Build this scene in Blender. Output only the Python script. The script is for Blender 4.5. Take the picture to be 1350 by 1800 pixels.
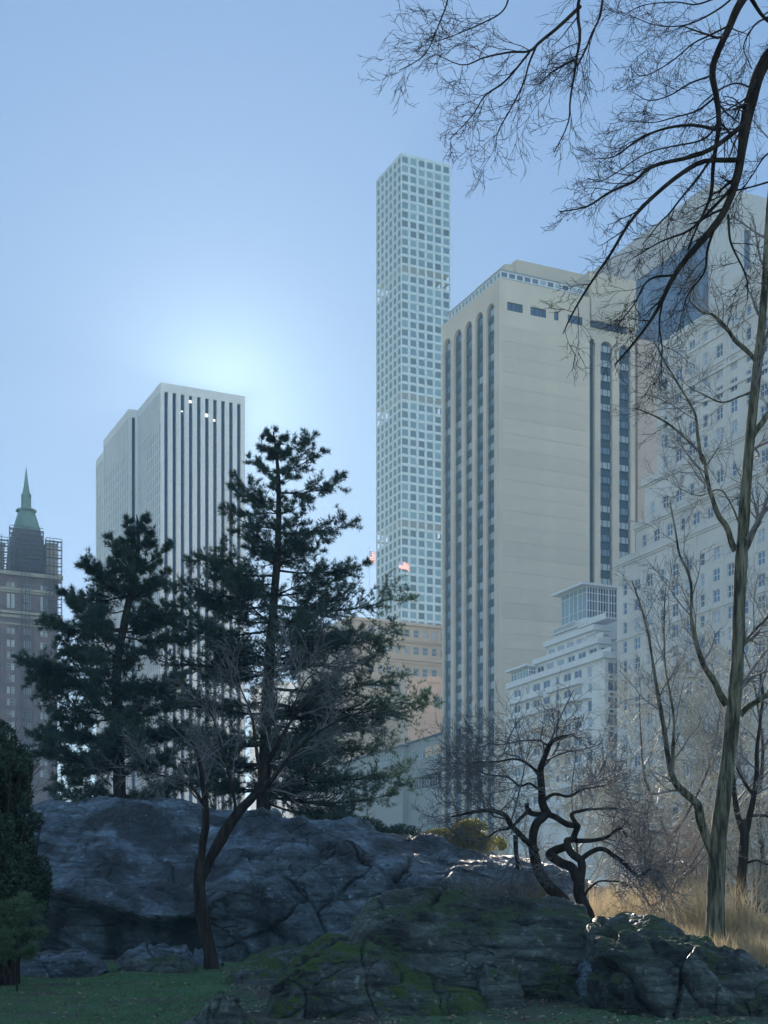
import bpy, math, random
import numpy as np
from math import radians, sin, cos, tan, pi, atan2, sqrt
for o in list(bpy.data.objects): bpy.data.objects.remove(o)
SC = bpy.context.scene
COL = SC.collection
rng = np.random.default_rng(11)
random.seed(5)
F = 2660.0; HOR = 1690.0; CX = 675.0; ZC = 1.7      # focal length and horizon of the 1350x1800 photograph

# ---------------------------------------------------------------- camera
cam = bpy.data.cameras.new('camera'); co = bpy.data.objects.new('camera', cam); COL.objects.link(co)
co.location = (0, 0, ZC); co.rotation_euler = (pi/2, 0, 0)
cam.sensor_fit = 'HORIZONTAL'; cam.sensor_width = 36; cam.lens = 36*F/1350
cam.shift_y = (HOR-900)/1350; cam.clip_start = .1; cam.clip_end = 9000
SC.camera = co
# ---------------------------------------------------------------- sky, sun, exposure
SUN_PX, SUN_PY = 395., 712.
sdx, sdy, sdz = (SUN_PX-CX)/F, 1.0, (HOR-SUN_PY)/F
SUN_EL = math.atan2(sdz, math.hypot(sdx, sdy)); SUN_AZ = math.atan2(sdx, sdy)
W = bpy.data.worlds.new('World'); SC.world = W; W.use_nodes = True
nt = W.node_tree; nt.nodes.clear()
sky = nt.nodes.new('ShaderNodeTexSky'); sky.sky_type = 'NISHITA'; sky.sun_disc = False
sky.sun_elevation = SUN_EL; sky.sun_rotation = SUN_AZ
sky.altitude = 0; sky.air_density = 1.0; sky.dust_density = 0.1; sky.ozone_density = 4.0
bg = nt.nodes.new('ShaderNodeBackground'); bg.inputs[1].default_value = 0.05
ow = nt.nodes.new('ShaderNodeOutputWorld')
nt.links.new(sky.outputs[0], bg.inputs[0]); nt.links.new(bg.outputs[0], ow.inputs[0])
sl = bpy.data.lights.new('sun', 'SUN'); so = bpy.data.objects.new('sun', sl); COL.objects.link(so)
sl.energy = 5.0; sl.angle = radians(.53); sl.color = (1.0, .92, .79)
so.rotation_euler = (pi/2-SUN_EL, 0, pi-SUN_AZ)
so.location = (-80, 600, 500)
vs = SC.view_settings; vs.view_transform = 'Standard'; vs.look = 'None'; vs.gamma = 1.0; vs.use_curve_mapping = False
vs.exposure = 2.05
HAZE_D, HAZE_G = 7.5e-4, -.45
HAZE_F = 1.5e-6
SC.render.engine = 'CYCLES'
cy = SC.cycles
cy.use_denoising = True
try: cy.denoiser = 'OPENIMAGEDENOISE'; cy.denoising_prefilter = 'ACCURATE'
except Exception: pass
cy.max_bounces = 6; cy.diffuse_bounces = 3; cy.glossy_bounces = 3; cy.transmission_bounces = 3; cy.transparent_max_bounces = 6; cy.volume_bounces = 0
cy.sample_clamp_indirect = 4.0; cy.blur_glossy = 1.0

# ---------------------------------------------------------------- helpers
def P(px, py, Y): return np.array([(px-CX)*Y/F, Y, ZC+(HOR-py)*Y/F])
def tag(o, label=None, cat=None, group=None, kind=None):
    if label: o['label'] = label
    if cat: o['category'] = cat
    if group: o['group'] = group
    if kind: o['kind'] = kind
    return o
def link(o, parent=None):
    COL.objects.link(o)
    if parent is not None: o.parent = parent
    return o
def empty(name, loc=(0, 0, 0), rz=0):
    o = bpy.data.objects.new(name, None); o.location = loc; o.rotation_euler = (0, 0, rz); o.empty_display_size = .5
    return link(o)
class MB:
    def __init__(s): s.v = []; s.f = []; s.m = []
    def quad(s, a, b, c, d, mi=0):
        n = len(s.v); s.v += [tuple(a), tuple(b), tuple(c), tuple(d)]; s.f.append((n, n+1, n+2, n+3)); s.m.append(mi)
    def poly(s, pts, mi=0):
        n = len(s.v); s.v += [tuple(p) for p in pts]; s.f.append(tuple(range(n, n+len(pts)))); s.m.append(mi)
    def box(s, x0, x1, y0, y1, z0, z1, mi=0, T=None):
        n = len(s.v)
        pts = [(x, y, z) for z in (z0, z1) for y in (y0, y1) for x in (x0, x1)]
        if T: pts = [T(*p) for p in pts]
        s.v += pts
        for q in ((0, 2, 3, 1), (4, 5, 7, 6), (0, 1, 5, 4), (2, 6, 7, 3), (0, 4, 6, 2), (1, 3, 7, 5)):
            s.f.append(tuple(n+i for i in q)); s.m.append(mi)
    def bar(s, a, b, r, n=4, mi=0, r2=None):
        a = np.array(a, float); b = np.array(b, float); d = b-a; L = np.linalg.norm(d)
        if L < 1e-6: return
        d /= L; u = np.cross(d, (0, 0, 1) if abs(d[2]) < .9 else (1, 0, 0)); u /= np.linalg.norm(u); w = np.cross(d, u)
        k = len(s.v); r2 = r if r2 is None else r2
        for q, rr in ((a, r), (b, r2)):
            for i in range(n):
                t = 2*pi*(i+.5)/n; s.v.append(tuple(q+rr*(cos(t)*u+sin(t)*w)))
        for i in range(n):
            j = (i+1) % n; s.f.append((k+i, k+j, k+n+j, k+n+i)); s.m.append(mi)
        s.f.append(tuple(k+i for i in range(n))); s.m.append(mi); s.f.append(tuple(k+n+i for i in range(n))); s.m.append(mi)
    def mesh(s, name, mats):
        me = bpy.data.meshes.new(name); me.from_pydata(s.v, [], s.f)
        for m in (mats if isinstance(mats, (list, tuple)) else [mats]): me.materials.append(m)
        me.polygons.foreach_set('material_index', s.m); me.update(); return me
    def obj(s, name, mats, parent=None, loc=(0, 0, 0), rz=0):
        o = bpy.data.objects.new(name, s.mesh(name, mats)); o.location = loc; o.rotation_euler = (0, 0, rz)
        return link(o, parent)
def put(name, me, parent, loc, rz=0):
    o = bpy.data.objects.new(name, me); o.location = loc; o.rotation_euler = (0, 0, rz)
    return link(o, parent)
def np_mesh(name, v, faces, mats, smooth=False, mi=None):
    """faces: list of int arrays (m,3) or (m,4)"""
    me = bpy.data.meshes.new(name); v = np.asarray(v, np.float32)
    me.vertices.add(len(v)); me.vertices.foreach_set('co', v.ravel())
    faces = [np.asarray(f, np.int32) for f in faces if len(f)]
    loops = np.concatenate([f.ravel() for f in faces]); tot = np.concatenate([np.full(len(f), f.shape[1], np.int32) for f in faces])
    me.loops.add(len(loops)); me.loops.foreach_set('vertex_index', loops)
    me.polygons.add(len(tot)); st = np.concatenate([[0], np.cumsum(tot)[:-1]]).astype(np.int32)
    me.polygons.foreach_set('loop_start', st)
    if smooth: me.polygons.foreach_set('use_smooth', np.ones(len(tot), bool))
    if mi is not None: me.polygons.foreach_set('material_index', np.asarray(mi, np.int32))
    for m in (mats if isinstance(mats, (list, tuple)) else [mats]): me.materials.append(m)
    me.update(calc_edges=True); me.validate(); return me
def np_obj(name, v, faces, mats, parent=None, smooth=False, loc=(0, 0, 0), mi=None):
    o = bpy.data.objects.new(name, np_mesh(name, np.asarray(v)-np.asarray(loc), faces, mats, smooth, mi)); o.location = loc
    return link(o, parent)
# smooth value noise
def _hash(i, j, k, seed):
    with np.errstate(over='ignore'):
        h = (i.astype(np.uint32)*np.uint32(374761393)+j.astype(np.uint32)*np.uint32(668265263)+k.astype(np.uint32)*np.uint32(2147483647)+np.uint32(seed*1013904223 & 0xffffffff))
        h = (h ^ (h >> np.uint32(13)))*np.uint32(1274126177); h = (h ^ (h >> np.uint32(16)))*np.uint32(2246822519); h ^= h >> np.uint32(15)
    return h.astype(np.float64)/4294967295.0
def vnoise(p, seed=0):
    p = np.asarray(p, float); f = np.floor(p); t = p-f; t = t*t*t*(t*(t*6-15)+10); f = f.astype(np.int64)
    i, j, k = f[:, 0], f[:, 1], f[:, 2]; r = 0
    for a in (0, 1):
        for b in (0, 1):
            for c in (0, 1):
                w = (t[:, 0] if a else 1-t[:, 0])*(t[:, 1] if b else 1-t[:, 1])*(t[:, 2] if c else 1-t[:, 2])
                r = r+w*_hash(i+a, j+b, k+c, seed)
    return r*2-1
def fbm(p, octv=4, seed=0, gain=.5):
    s = 0; a = 1; p = np.asarray(p, float)
    for o in range(octv): s = s+a*vnoise(p*(2.03**o), seed+o*7); a *= gain
    return s

# ---------------------------------------------------------------- materials
def mat(name, col, rough=.8, var=.15, scale=1.0, bump=0, bscale=None, spec=.3, col2=None, objrand=0, stretch=(1, 1, 1), metal=0, detail=6, rp=(.3, .7)):
    m = bpy.data.materials.new(name); m.use_nodes = True; n = m.node_tree.nodes; l = m.node_tree.links
    b = n['Principled BSDF']; b.inputs['Roughness'].default_value = rough; b.inputs['Specular IOR Level'].default_value = spec; b.inputs['Metallic'].default_value = metal
    tc = n.new('ShaderNodeTexCoord'); mp = n.new('ShaderNodeMapping'); mp.inputs['Scale'].default_value = stretch
    l.new(tc.outputs['Object'], mp.inputs[0])
    nz = n.new('ShaderNodeTexNoise'); nz.inputs['Scale'].default_value = scale; nz.inputs['Detail'].default_value = detail; nz.inputs['Roughness'].default_value = .6
    l.new(mp.outputs[0], nz.inputs['Vector'])
    cr = n.new('ShaderNodeValToRGB'); e = cr.color_ramp.elements
    c2 = col2 if col2 else tuple(min(1, c*(1+var)) for c in col); c1 = col if col2 else tuple(c*(1-var) for c in col)
    e[0].position = rp[0]; e[0].color = (*c1, 1); e[1].position = rp[1]; e[1].color = (*c2, 1)
    l.new(nz.outputs['Fac'], cr.inputs[0]); out = cr.outputs[0]
    if objrand:
        oi = n.new('ShaderNodeObjectInfo'); mr = n.new('ShaderNodeMapRange'); mr.inputs[3].default_value = 1-objrand; mr.inputs[4].default_value = 1+objrand
        l.new(oi.outputs['Random'], mr.inputs[0]); hs = n.new('ShaderNodeHueSaturation'); l.new(mr.outputs[0], hs.inputs['Value']); l.new(out, hs.inputs['Color']); out = hs.outputs[0]
    l.new(out, b.inputs['Base Color'])
    if bump:
        nb = n.new('ShaderNodeTexNoise'); nb.inputs['Scale'].default_value = bscale or scale*4; nb.inputs['Detail'].default_value = 8
        l.new(mp.outputs[0], nb.inputs['Vector']); bp = n.new('ShaderNodeBump'); bp.inputs['Strength'].default_value = min(1, bump); bp.inputs['Distance'].default_value = .1*max(1, bump)
        l.new(nb.outputs['Fac'], bp.inputs['Height']); l.new(bp.outputs[0], b.inputs['Normal'])
    return m
def glass(name, col, rough=.06, spec=.6, objrand=.35, blind=None, pblind=.2, wob=.0):
    """opaque window glass: a dark room behind a reflective pane, a share of the panes with pale blinds behind them"""
    m = bpy.data.materials.new(name); m.use_nodes = True; n = m.node_tree.nodes; l = m.node_tree.links
    b = n['Principled BSDF']; b.inputs['Roughness'].default_value = rough; b.inputs['Specular IOR Level'].default_value = spec; b.inputs['IOR'].default_value = 1.6
    oi = n.new('ShaderNodeObjectInfo'); mr = n.new('ShaderNodeMapRange'); mr.inputs[3].default_value = 1-objrand; mr.inputs[4].default_value = 1+objrand
    l.new(oi.outputs['Random'], mr.inputs[0]); hs = n.new('ShaderNodeHueSaturation'); hs.inputs['Color'].default_value = (*col, 1); l.new(mr.outputs[0], hs.inputs['Value'])
    out = hs.outputs[0]
    if blind:
        wn = n.new('ShaderNodeTexWhiteNoise'); wn.noise_dimensions = '1D'; l.new(oi.outputs['Random'], wn.inputs['W'])
        lt = n.new('ShaderNodeMath'); lt.operation = 'LESS_THAN'; lt.inputs[1].default_value = pblind; l.new(wn.outputs['Value'], lt.inputs[0])
        mx = n.new('ShaderNodeMix'); mx.data_type = 'RGBA'; l.new(lt.outputs[0], mx.inputs[0]); l.new(out, mx.inputs[6]); mx.inputs[7].default_value = (*blind, 1); out = mx.outputs[2]
    l.new(out, b.inputs['Base Color'])
    if wob:
        tc = n.new('ShaderNodeTexCoord'); nb = n.new('ShaderNodeTexNoise'); nb.inputs['Scale'].default_value = .7; l.new(tc.outputs['Object'], nb.inputs['Vector'])
        bp = n.new('ShaderNodeBump'); bp.inputs['Strength'].default_value = wob; l.new(nb.outputs['Fac'], bp.inputs['Height']); l.new(bp.outputs[0], b.inputs['Normal'])
    return m
def emis(name, col, st):
    m = bpy.data.materials.new(name); m.use_nodes = True; b = m.node_tree.nodes['Principled BSDF']
    b.inputs['Base Color'].default_value = (*col, 1); b.inputs['Emission Color'].default_value = (*col, 1); b.inputs['Emission Strength'].default_value = st; return m
# ================================================================ CITY
TH = radians(24.9); RX, RY = cos(TH), sin(TH); LX, LY = -sin(TH), cos(TH)
GZ = -4.0                                                      # street level beyond the park
class Bld:
    """a building on the street grid: local x runs along its right face, local y along its left face, origin at the near corner"""
    def __init__(s, name, label, cat, px, D, base=GZ, group=None):
        s.D = D; s.base = base; s.o = np.array([(px-CX)*D/F, D])
        s.root = empty(name, (s.o[0], s.o[1], base), TH); tag(s.root, label, cat, group)
    def dep(s, u, v): return s.o[1]+u*RY+v*LY
    def u(s, px, v=0):
        k = (px-CX)/F; return (k*(s.o[1]+v*LY)-(s.o[0]+v*LX))/(RX-k*RY)
    def v(s, px, u=0):
        k = (px-CX)/F; return (k*(s.o[1]+u*RY)-(s.o[0]+u*RX))/(LX-k*LY)
    def z(s, py, u=0, v=0): return ZC+(HOR-py)*s.dep(u, v)/F-s.base
def TR(s, d, z): return (s, d, z)                              # right face: s along x, d inwards
def TL(s, d, z): return (d, s, z)                              # left face: s along y, d inwards
def shift(T, du=0, dv=0):
    return lambda s, d, z: tuple(np.add(T(s, d, z), (du, dv, 0)))
def wall(mb, T, s0, s1, z0, z1, cols, rows, dep=.3, mi=0, skip=None):
    """a wall sheet with real openings and reveals"""
    ss = sorted({s0, s1, *[a for c in cols for a in c]}); zs = sorted({z0, z1, *[a for r in rows for a in r]})
    cs = {c[0]: c for c in cols}; rs = {r[0]: r for r in rows}
    for i in range(len(ss)-1):
        run = None
        for j in range(len(zs)-1):
            hole = ss[i] in cs and cs[ss[i]][1] == ss[i+1] and zs[j] in rs and rs[zs[j]][1] == zs[j+1] and not (skip and skip(ss[i], zs[j]))
            a, b, c, d = ss[i], ss[i+1], zs[j], zs[j+1]
            if hole:
                if run is not None: mb.quad(T(a, 0, run), T(b, 0, run), T(b, 0, c), T(a, 0, c), mi); run = None
                mb.quad(T(a, 0, c), T(a, dep, c), T(a, dep, d), T(a, 0, d), mi); mb.quad(T(b, 0, c), T(b, dep, c), T(b, dep, d), T(b, 0, d), mi)
                mb.quad(T(a, 0, c), T(b, 0, c), T(b, dep, c), T(a, dep, c), mi); mb.quad(T(a, 0, d), T(b, 0, d), T(b, dep, d), T(a, dep, d), mi)
            elif run is None: run = c
        if run is not None: mb.quad(T(ss[i], 0, run), T(ss[i+1], 0, run), T(ss[i+1], 0, zs[-1]), T(ss[i], 0, zs[-1]), mi)
def window(w, h, mats, frame=.08, fd=.1, mull=(), trans=(), name='window', sill=0, d0=.0):
    """window facing -y, lower left corner at the origin, glass set behind its frame; mats = [frame, glass]"""
    mb = MB()
    mb.box(0, frame, d0, d0+fd, 0, h); mb.box(w-frame, w, d0, d0+fd, 0, h); mb.box(frame, w-frame, d0, d0+fd, 0, frame); mb.box(frame, w-frame, d0, d0+fd, h-frame, h)
    for m_ in mull: mb.box(m_*w-frame/2, m_*w+frame/2, d0+.01, d0+fd-.01, frame, h-frame)
    for t in trans: mb.box(frame, w-frame, d0+.012, d0+fd-.012, t*h-frame/2, t*h+frame/2)
    y = d0+fd*.7
    mb.quad((frame*.5, y, frame*.5), (w-frame*.5, y, frame*.5), (w-frame*.5, y, h-frame*.5), (frame*.5, y, h-frame*.5), 1)
    if sill: mb.box(-.1, w+.1, -.12, d0+fd, -sill, 0)
    return mb.mesh(name, mats)
def at_right(me, root, s, d, z, name='window'): return put(name, me, root, (s, d, z))
def at_left(me, root, s_hi, d, z, name='window'): return put(name, me, root, (d, s_hi, z), -pi/2)
def arch(mb, T, a, b, zs, zt, dep, mi=0, n=10):
    """fills the wall above the semicircular head of an opening a..b springing at zs, up to zt"""
    r = (b-a)/2; c = (a+b)/2; pr = None
    for i in range(n+1):
        t = pi*i/n; p = (c-r*cos(t), zs+r*sin(t))
        if pr:
            mb.quad(T(pr[0], 0, pr[1]), T(p[0], 0, p[1]), T(p[0], 0, zt), T(pr[0], 0, zt), mi)
            mb.quad(T(pr[0], 0, pr[1]), T(p[0], 0, p[1]), T(p[0], dep, p[1]), T(pr[0], dep, pr[1]), mi)
        pr = p
def halfdisc(mb, T, a, b, zs, d, mi=0, n=10):
    r = (b-a)/2; c = (a+b)/2; mb.poly([T(c-r*cos(pi*i/n), d, zs+r*sin(pi*i/n)) for i in range(n+1)], mi)

M = {}
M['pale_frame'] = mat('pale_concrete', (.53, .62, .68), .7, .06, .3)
M['white_stone'] = mat('white_stone', (.80, .81, .82), .7, .06, .08, stretch=(1, 1, .25))
M['dark_strip'] = mat('dark_spandrel', (.04, .065, .12), .45, .2, .5)
M['strip_glass'] = glass('strip_glass', (.05, .10, .21), .08, .35, .3)
M['tower_glass'] = glass('tower_glass', (.07, .15, .215), .08, .4, .45, blind=(.18, .31, .39), pblind=.3)
M['vent_glass'] = mat('vent_louvre', (.24, .25, .25), .6, .1, 1)
M['beige'] = mat('beige_masonry', (.60, .525, .45), .85, .10, .06, bump=.15, bscale=3, col2=(.80, .68, .575), detail=5, objrand=.05)
M['beige_dark'] = mat('grey_masonry', (.37, .35, .31), .85, .1, .15)
M['spandrel'] = mat('blue_spandrel', (.035, .08, .14), .5, .2, .6, objrand=.2, spec=.2)
M['bay_glass'] = glass('bay_glass', (.10, .17, .27), .06, .5, .35, blind=(.40, .45, .52), pblind=.4)
M['steel'] = mat('grey_metal', (.30, .34, .36), .45, .1, 1, spec=.5)
M['lime'] = mat('grey_limestone', (.68, .66, .64), .85, .14, .10, bump=.2, bscale=2)
M['blue_glass'] = glass('blue_curtain_glass', (.14, .21, .33), .15, .4, .35)
M['violet_stone'] = mat('pale_travertine', (.56, .55, .56), .8, .06, .06)
M['white_paint'] = mat('white_render', (.82, .83, .83), .75, .08, .3)
M['white_frame'] = mat('white_window_frame', (.80, .81, .82), .6, .05, 1)
M['dark_frame'] = mat('dark_window_frame', (.06, .075, .09), .5, .2, 1)
M['home_glass'] = glass('apartment_glass', (.09, .15, .27), .05, .8, .4, blind=(.42, .48, .58), pblind=.35)  # blue of the reflected sky is put into the base colour
M['peach'] = mat('sun_tinted_limestone', (.66, .54, .44), .85, .07, .15)  # peach tint of reflected sunlight painted into the stone colour
M['pink'] = mat('pale_pink_render', (.70, .56, .49), .85, .05, .2)
M['copper'] = mat('green_copper', (.19, .30, .28), .6, .25, .25)
M['slate'] = mat('slate_roof', (.13, .13, .17), .7, .2, .4)
M['brown_brick'] = mat('brown_brick', (.21, .165, .175), .85, .25, .3)
M['scaffold'] = mat('scaffold_tube', (.12, .12, .15), .5, .2, 1)
M['plank'] = mat('scaffold_plank', (.33, .29, .26), .8, .2, 1)
M['roof'] = mat('flat_roof', (.25, .25, .25), .9, .1, .3)
M['glow'] = emis('glow_panel', (1., .93, .85), .55)
M['warm'] = mat('peach_blind', (.75, .52, .36), .7, .15, 1)

# ---- slender square-windowed skyscraper
b = Bld('skyscraper', 'very tall slender square tower gridded with square windows, tallest of the skyline', 'skyscraper', 705, 745)
WR = b.u(792); WL = b.v(661); HT = b.z(268)
nrow = 56; pitch = 16.0*b.D/F; z_first = b.z(272.8)
bw = WR/6.10; ws = bw*.77; wh = pitch*.74
def cols(Wd): m_ = (Wd-6*bw)/2 if Wd > 6*bw else 0; p_ = (Wd-.5*0)/6; return [(i*p_+(p_-ws)/2, i*p_+(p_+ws)/2) for i in range(6)]
rows = [(z_first-i*pitch-wh, z_first-i*pitch) for i in range(nrow)]
zlow = rows[-1][0]-2
open_rows = (12, 26, 40)
mb = MB()
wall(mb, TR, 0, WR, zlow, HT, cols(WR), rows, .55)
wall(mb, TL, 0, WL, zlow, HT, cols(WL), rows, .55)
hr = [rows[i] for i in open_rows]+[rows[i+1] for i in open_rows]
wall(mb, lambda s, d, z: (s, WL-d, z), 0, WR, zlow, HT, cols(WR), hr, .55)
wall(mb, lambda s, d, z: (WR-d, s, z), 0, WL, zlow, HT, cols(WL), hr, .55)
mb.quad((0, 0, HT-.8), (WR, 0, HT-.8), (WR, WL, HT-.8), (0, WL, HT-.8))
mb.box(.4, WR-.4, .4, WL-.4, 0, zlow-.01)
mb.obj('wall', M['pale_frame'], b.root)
mb = MB()
for i in open_rows:
    z0, z1 = rows[i+1][0]-.3, rows[i][1]+.3
    mb.box(.6, WR-.6, .6, WL-.6, z0-.3, z0); mb.box(.6, WR-.6, .6, WL-.6, z1, z1+.3)
    mb.box(WR*.3, WR*.72, WL*.3, WL*.72, z0, z1)
mb.obj('mechanical_floor', M['beige_dark'], b.root)
wm = window(ws, wh, [M['pale_frame'], M['tower_glass']], .12, .2, name='window'); wv = window(ws, wh, [M['vent_glass'], M['vent_glass']], .2, .2, mull=(.33, .66), name='louvre_window')
lo = MB()
for i, (za, zb) in enumerate(rows):
    for c, (sa, sb) in enumerate(cols(WR)):
        if i in open_rows or i-1 in open_rows:
            if c >= (4 if i-1 in open_rows else 5): continue
            at_right(wv if i in open_rows else wm, b.root, sa, .45, za, 'louvre_window' if i in open_rows else 'window'); continue
        if i > 19 and c == 5 or i > 53: 
            lo.quad((sa, .5, za), (sb, .5, za), (sb, .5, zb), (sa, .5, zb)); continue
        at_right(wm, b.root, sa, .4, za)
    for c, (sa, sb) in enumerate(cols(WL)):
        if (i in open_rows and c >= 4) or (i-1 in open_rows and c >= 3): continue
        lo.quad((.5, sa, za), (.5, sb, za), (.5, sb, zb), (.5, sa, zb), 1 if i in open_rows else 0)
tag(lo.obj('window_glass', [M['tower_glass'], M['vent_glass']], b.root), kind='stuff')

# ---- white striped office tower, its top corner hides the sun
b = Bld('office_tower', 'white office tower with dark vertical window strips, sun hidden behind its top corner', 'office tower', 282.5, 536)
GM = b
WR = b.u(430.5); HT = b.z(672.)
v1 = b.v(242); 
# projecting bay
bayd = -4.2
lo_, hi_ = 0, 30
for _ in range(40):                                           # depth of the bay so that its own near edge lands where the photo has it
    mid = (lo_+hi_)/2
    k = (226.5-CX)/F; x_ = b.o[0]-mid*RX+v1*LX; y_ = b.o[1]-mid*RY+v1*LY
    if x_/y_ > k: lo_ = mid
    else: hi_ = mid
bd = lo_
v2 = b.v(181.8, -bd); v3 = b.v(168.5, 0)
if v3 < v2+3: v3 = v2+14
mb = MB()
npc = 10; pitch = WR/(npc+.42); sw = pitch*.46
cl = [(pitch*(.44+i), pitch*(.44+i)+sw) for i in range(npc)]
ztop = HT-3.0
wall(mb, TR, 0, WR, 0, HT, cl, [(4, ztop)], 1.6)
mb.quad((0, 0, HT), (WR, 0, HT), (WR, v3, HT), (0, v3, HT)); mb.quad((WR, 0, 0), (WR, v3, 0), (WR, v3, HT), (WR, 0, HT)); mb.quad((0, v3, 0), (WR, v3, 0), (WR, v3, HT), (0, v3, HT))
mb.quad((0, v1, HT), (-bd, v1, HT), (-bd, v2, HT), (0, v2, HT))
def fins(mb, T, s0, s1, p_, slot):
    """left side: piers standing proud with glass between, deep slots in the top storeys"""
    n = max(1, int(round((s1-s0-1.2)/p_))); pp = (s1-s0-1.2)/n
    wall(mb, T, s0, s1, 0, HT, [(s0+.6+i*pp+pp*.24, s0+.6+i*pp+pp*.76) for i in range(n)], [(HT-14.5, HT-3.), (4, HT-14.5001)], slot)
    return [(s0+.6+i*pp+pp*.24, s0+.6+i*pp+pp*.76) for i in range(n)]
A1 = fins(mb, TL, 0, v1, 2.55, 1.3)
TLb = lambda s, d, z: (-bd+d, s, z)
A2 = fins(mb, TLb, v1, v2, 2.55, 1.3)
A3 = fins(mb, TL, v2, v3, 2.55, 1.3)
# front return of the bay with its one dark strip
nb_ = bd
wall(mb, lambda s, d, z: (-s, v1+d, z), 0, nb_, 0, HT, [(nb_*.28, nb_*.66)], [(4, ztop)], 1.2)
mb.obj('wall', M['white_stone'], b.root)
fl = 3.9; z0g = 4
def strip_mesh(w, z1, nm='window_strip', T=None):
    s_ = MB(); z = z0g
    while z < z1-.5:
        ze = min(z+fl, z1); s_.box(0, w, .02, .3, z, z+.9, 0); s_.quad((0, .18, z+.9), (w, .18, z+.9), (w, .18, ze), (0, .18, ze), 1); s_.box(w*.5-.08, w*.5+.08, .06, .2, z+.9, ze, 0); z += fl
    return s_.mesh(nm, [M['dark_strip'], M['strip_glass']])
sm = strip_mesh(sw, ztop)
for sa, sb in cl: put('window_strip', sm, b.root, (sa, .9, 0))
s2 = strip_mesh(nb_*.38, ztop, 'return_strip'); put('window_strip', s2, b.root, (-nb_*.66, v1+.7, 0))
g = MB()
for T, A in ((TL, A1), (TLb, A2), (TL, A3)):
    for i, (sa, sb) in enumerate(A):
        dark = T is TL and A is A1 and i > len(A)-5
        g.quad(T(sa, 1.1, HT-14.6), T(sb, 1.1, HT-14.6), T(sb, 1.1, HT-3), T(sa, 1.1, HT-3), 1)
        z = 4; k = 0
        while z < HT-15:
            zz = min(z+fl, HT-14.7); dd = 1.0 if dark else .30
            c_ = (sa+sb)/2
            g.quad(T(sa, dd, z+.7), T(c_, dd-.24, z+.7), T(c_, dd-.24, zz), T(sa, dd, zz), 1 if dark else 2); g.quad(T(c_, dd-.24, z+.7), T(sb, dd, z+.7), T(sb, dd, zz), T(c_, dd-.24, zz), 1 if dark else 2)
            g.quad(T(sa, dd-.1, z), T(sb, dd-.1, z), T(sb, dd-.1, z+.7), T(sa, dd-.1, z+.7), 1 if dark else 0); z += fl
M['bay_pale'] = glass('pale_bay_glass', (.20, .27, .33), .05, .8, .0)
tag(g.obj('bay_glass', [M['white_stone'], M['strip_glass'], M['bay_pale']], b.root), kind='stuff')
for ci, py, w_, h_ in ((3, 704, .8, .45), (5, 728, .85, .6), (6, 737, .5, .4), (2, 721, .5, .2)):
    sa, sb = cl[ci]; mm = (sb-sa)*(1-w_)/2; q = MB(); z = b.z(py, sa); q.box(sa+mm, sb-mm, .93, .99, z-h_, z+h_); q.obj('glow_panel', M['glow'], b.root)  # small emissive panels set in the upper window strips

# ---- beige hotel tower with arched window bays
b = Bld('hotel_tower', 'beige hotel tower with blank side wall, arched dark window bays and glass penthouse', 'hotel', 878.5, 344)
PL = b
WL = b.v(776.7); HT = b.z(488); zb = 0
bays = [(b.v(p1), b.v(p0)) for p0, p1 in ((779.5, 792), (798, 811), (816.5, 829.5), (835.5, 849), (855, 868.5))]
mb = MB()
dep = .9
zsp = HT-6.0
mb_rows = [(zb+2, zsp)]
mats_pl = [M['beige'], M['beige_dark']]
# left face
prev = 0
cuts = sorted(bays)
edges = [0]+[x for c in cuts for x in c]+[WL]
for i in range(0, len(edges)-1, 2): mb.quad(TL(edges[i], 0, 0), TL(edges[i+1], 0, 0), TL(edges[i+1], 0, HT), TL(edges[i], 0, HT), 0)
for a, c in cuts:
    for s_ in (a, c): mb.quad(TL(s_, 0, 0), TL(s_, dep, 0), TL(s_, dep, zsp), TL(s_, 0, zsp), 0)
    arch(mb, TL, a, c, zsp, HT, dep, 0)
# right face geometry
uW = b.u(1036.5); uE = b.u(1118)
rec = [(b.u(1037), b.u(1047)), (b.u(1057), b.u(1078)), (b.u(1090), b.u(1110))]
zr = b.z(597, b.u(1067))-.25
edges = [rec[0][0]]; 
for a, c in rec: edges += [a, c]
edges = edges[1:]+[uE]
for i in range(1, len(edges)-1, 2): mb.quad(TR(edges[i], .35, 0), TR(edges[i+1], .35, 0), TR(edges[i+1], .35, HT), TR(edges[i], .35, HT), 0)
TRi = lambda s, d, z: (s, d+.35, z)
for a, c in rec:
    zz = zr - (c-a)*.5
    for s_ in (a, c): mb.quad(TRi(s_, 0, 0), TRi(s_, dep+.2, 0), TRi(s_, dep+.2, zz), TRi(s_, 0, zz), 0)
    arch(mb, TRi, a, c, zz, HT, dep+.2, 0)
mb.quad((uE, .35, 0), (uE, WL, 0), (uE, WL, HT), (uE, .35, HT)); mb.quad((0, WL, 0), (uE, WL, 0), (uE, WL, HT), (0, WL, HT)); mb.quad((0, 0, HT), (uE, 0, HT), (uE, WL, HT), (0, WL, HT))
# corner pier
mb.box(-.25, .55, -.25, .55, 0, HT+.02)
# projecting ledge over the right bays
mb.box(uW+.3, uE+.3, -.5, .34, b.z(563, uW), b.z(556, uW)); mb.box(uW+.3, uE+.3, -.3, .34, b.z(557, uW)+.3, b.z(513, uW)-.2)
mb.obj('wall', mats_pl, b.root)
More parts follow.
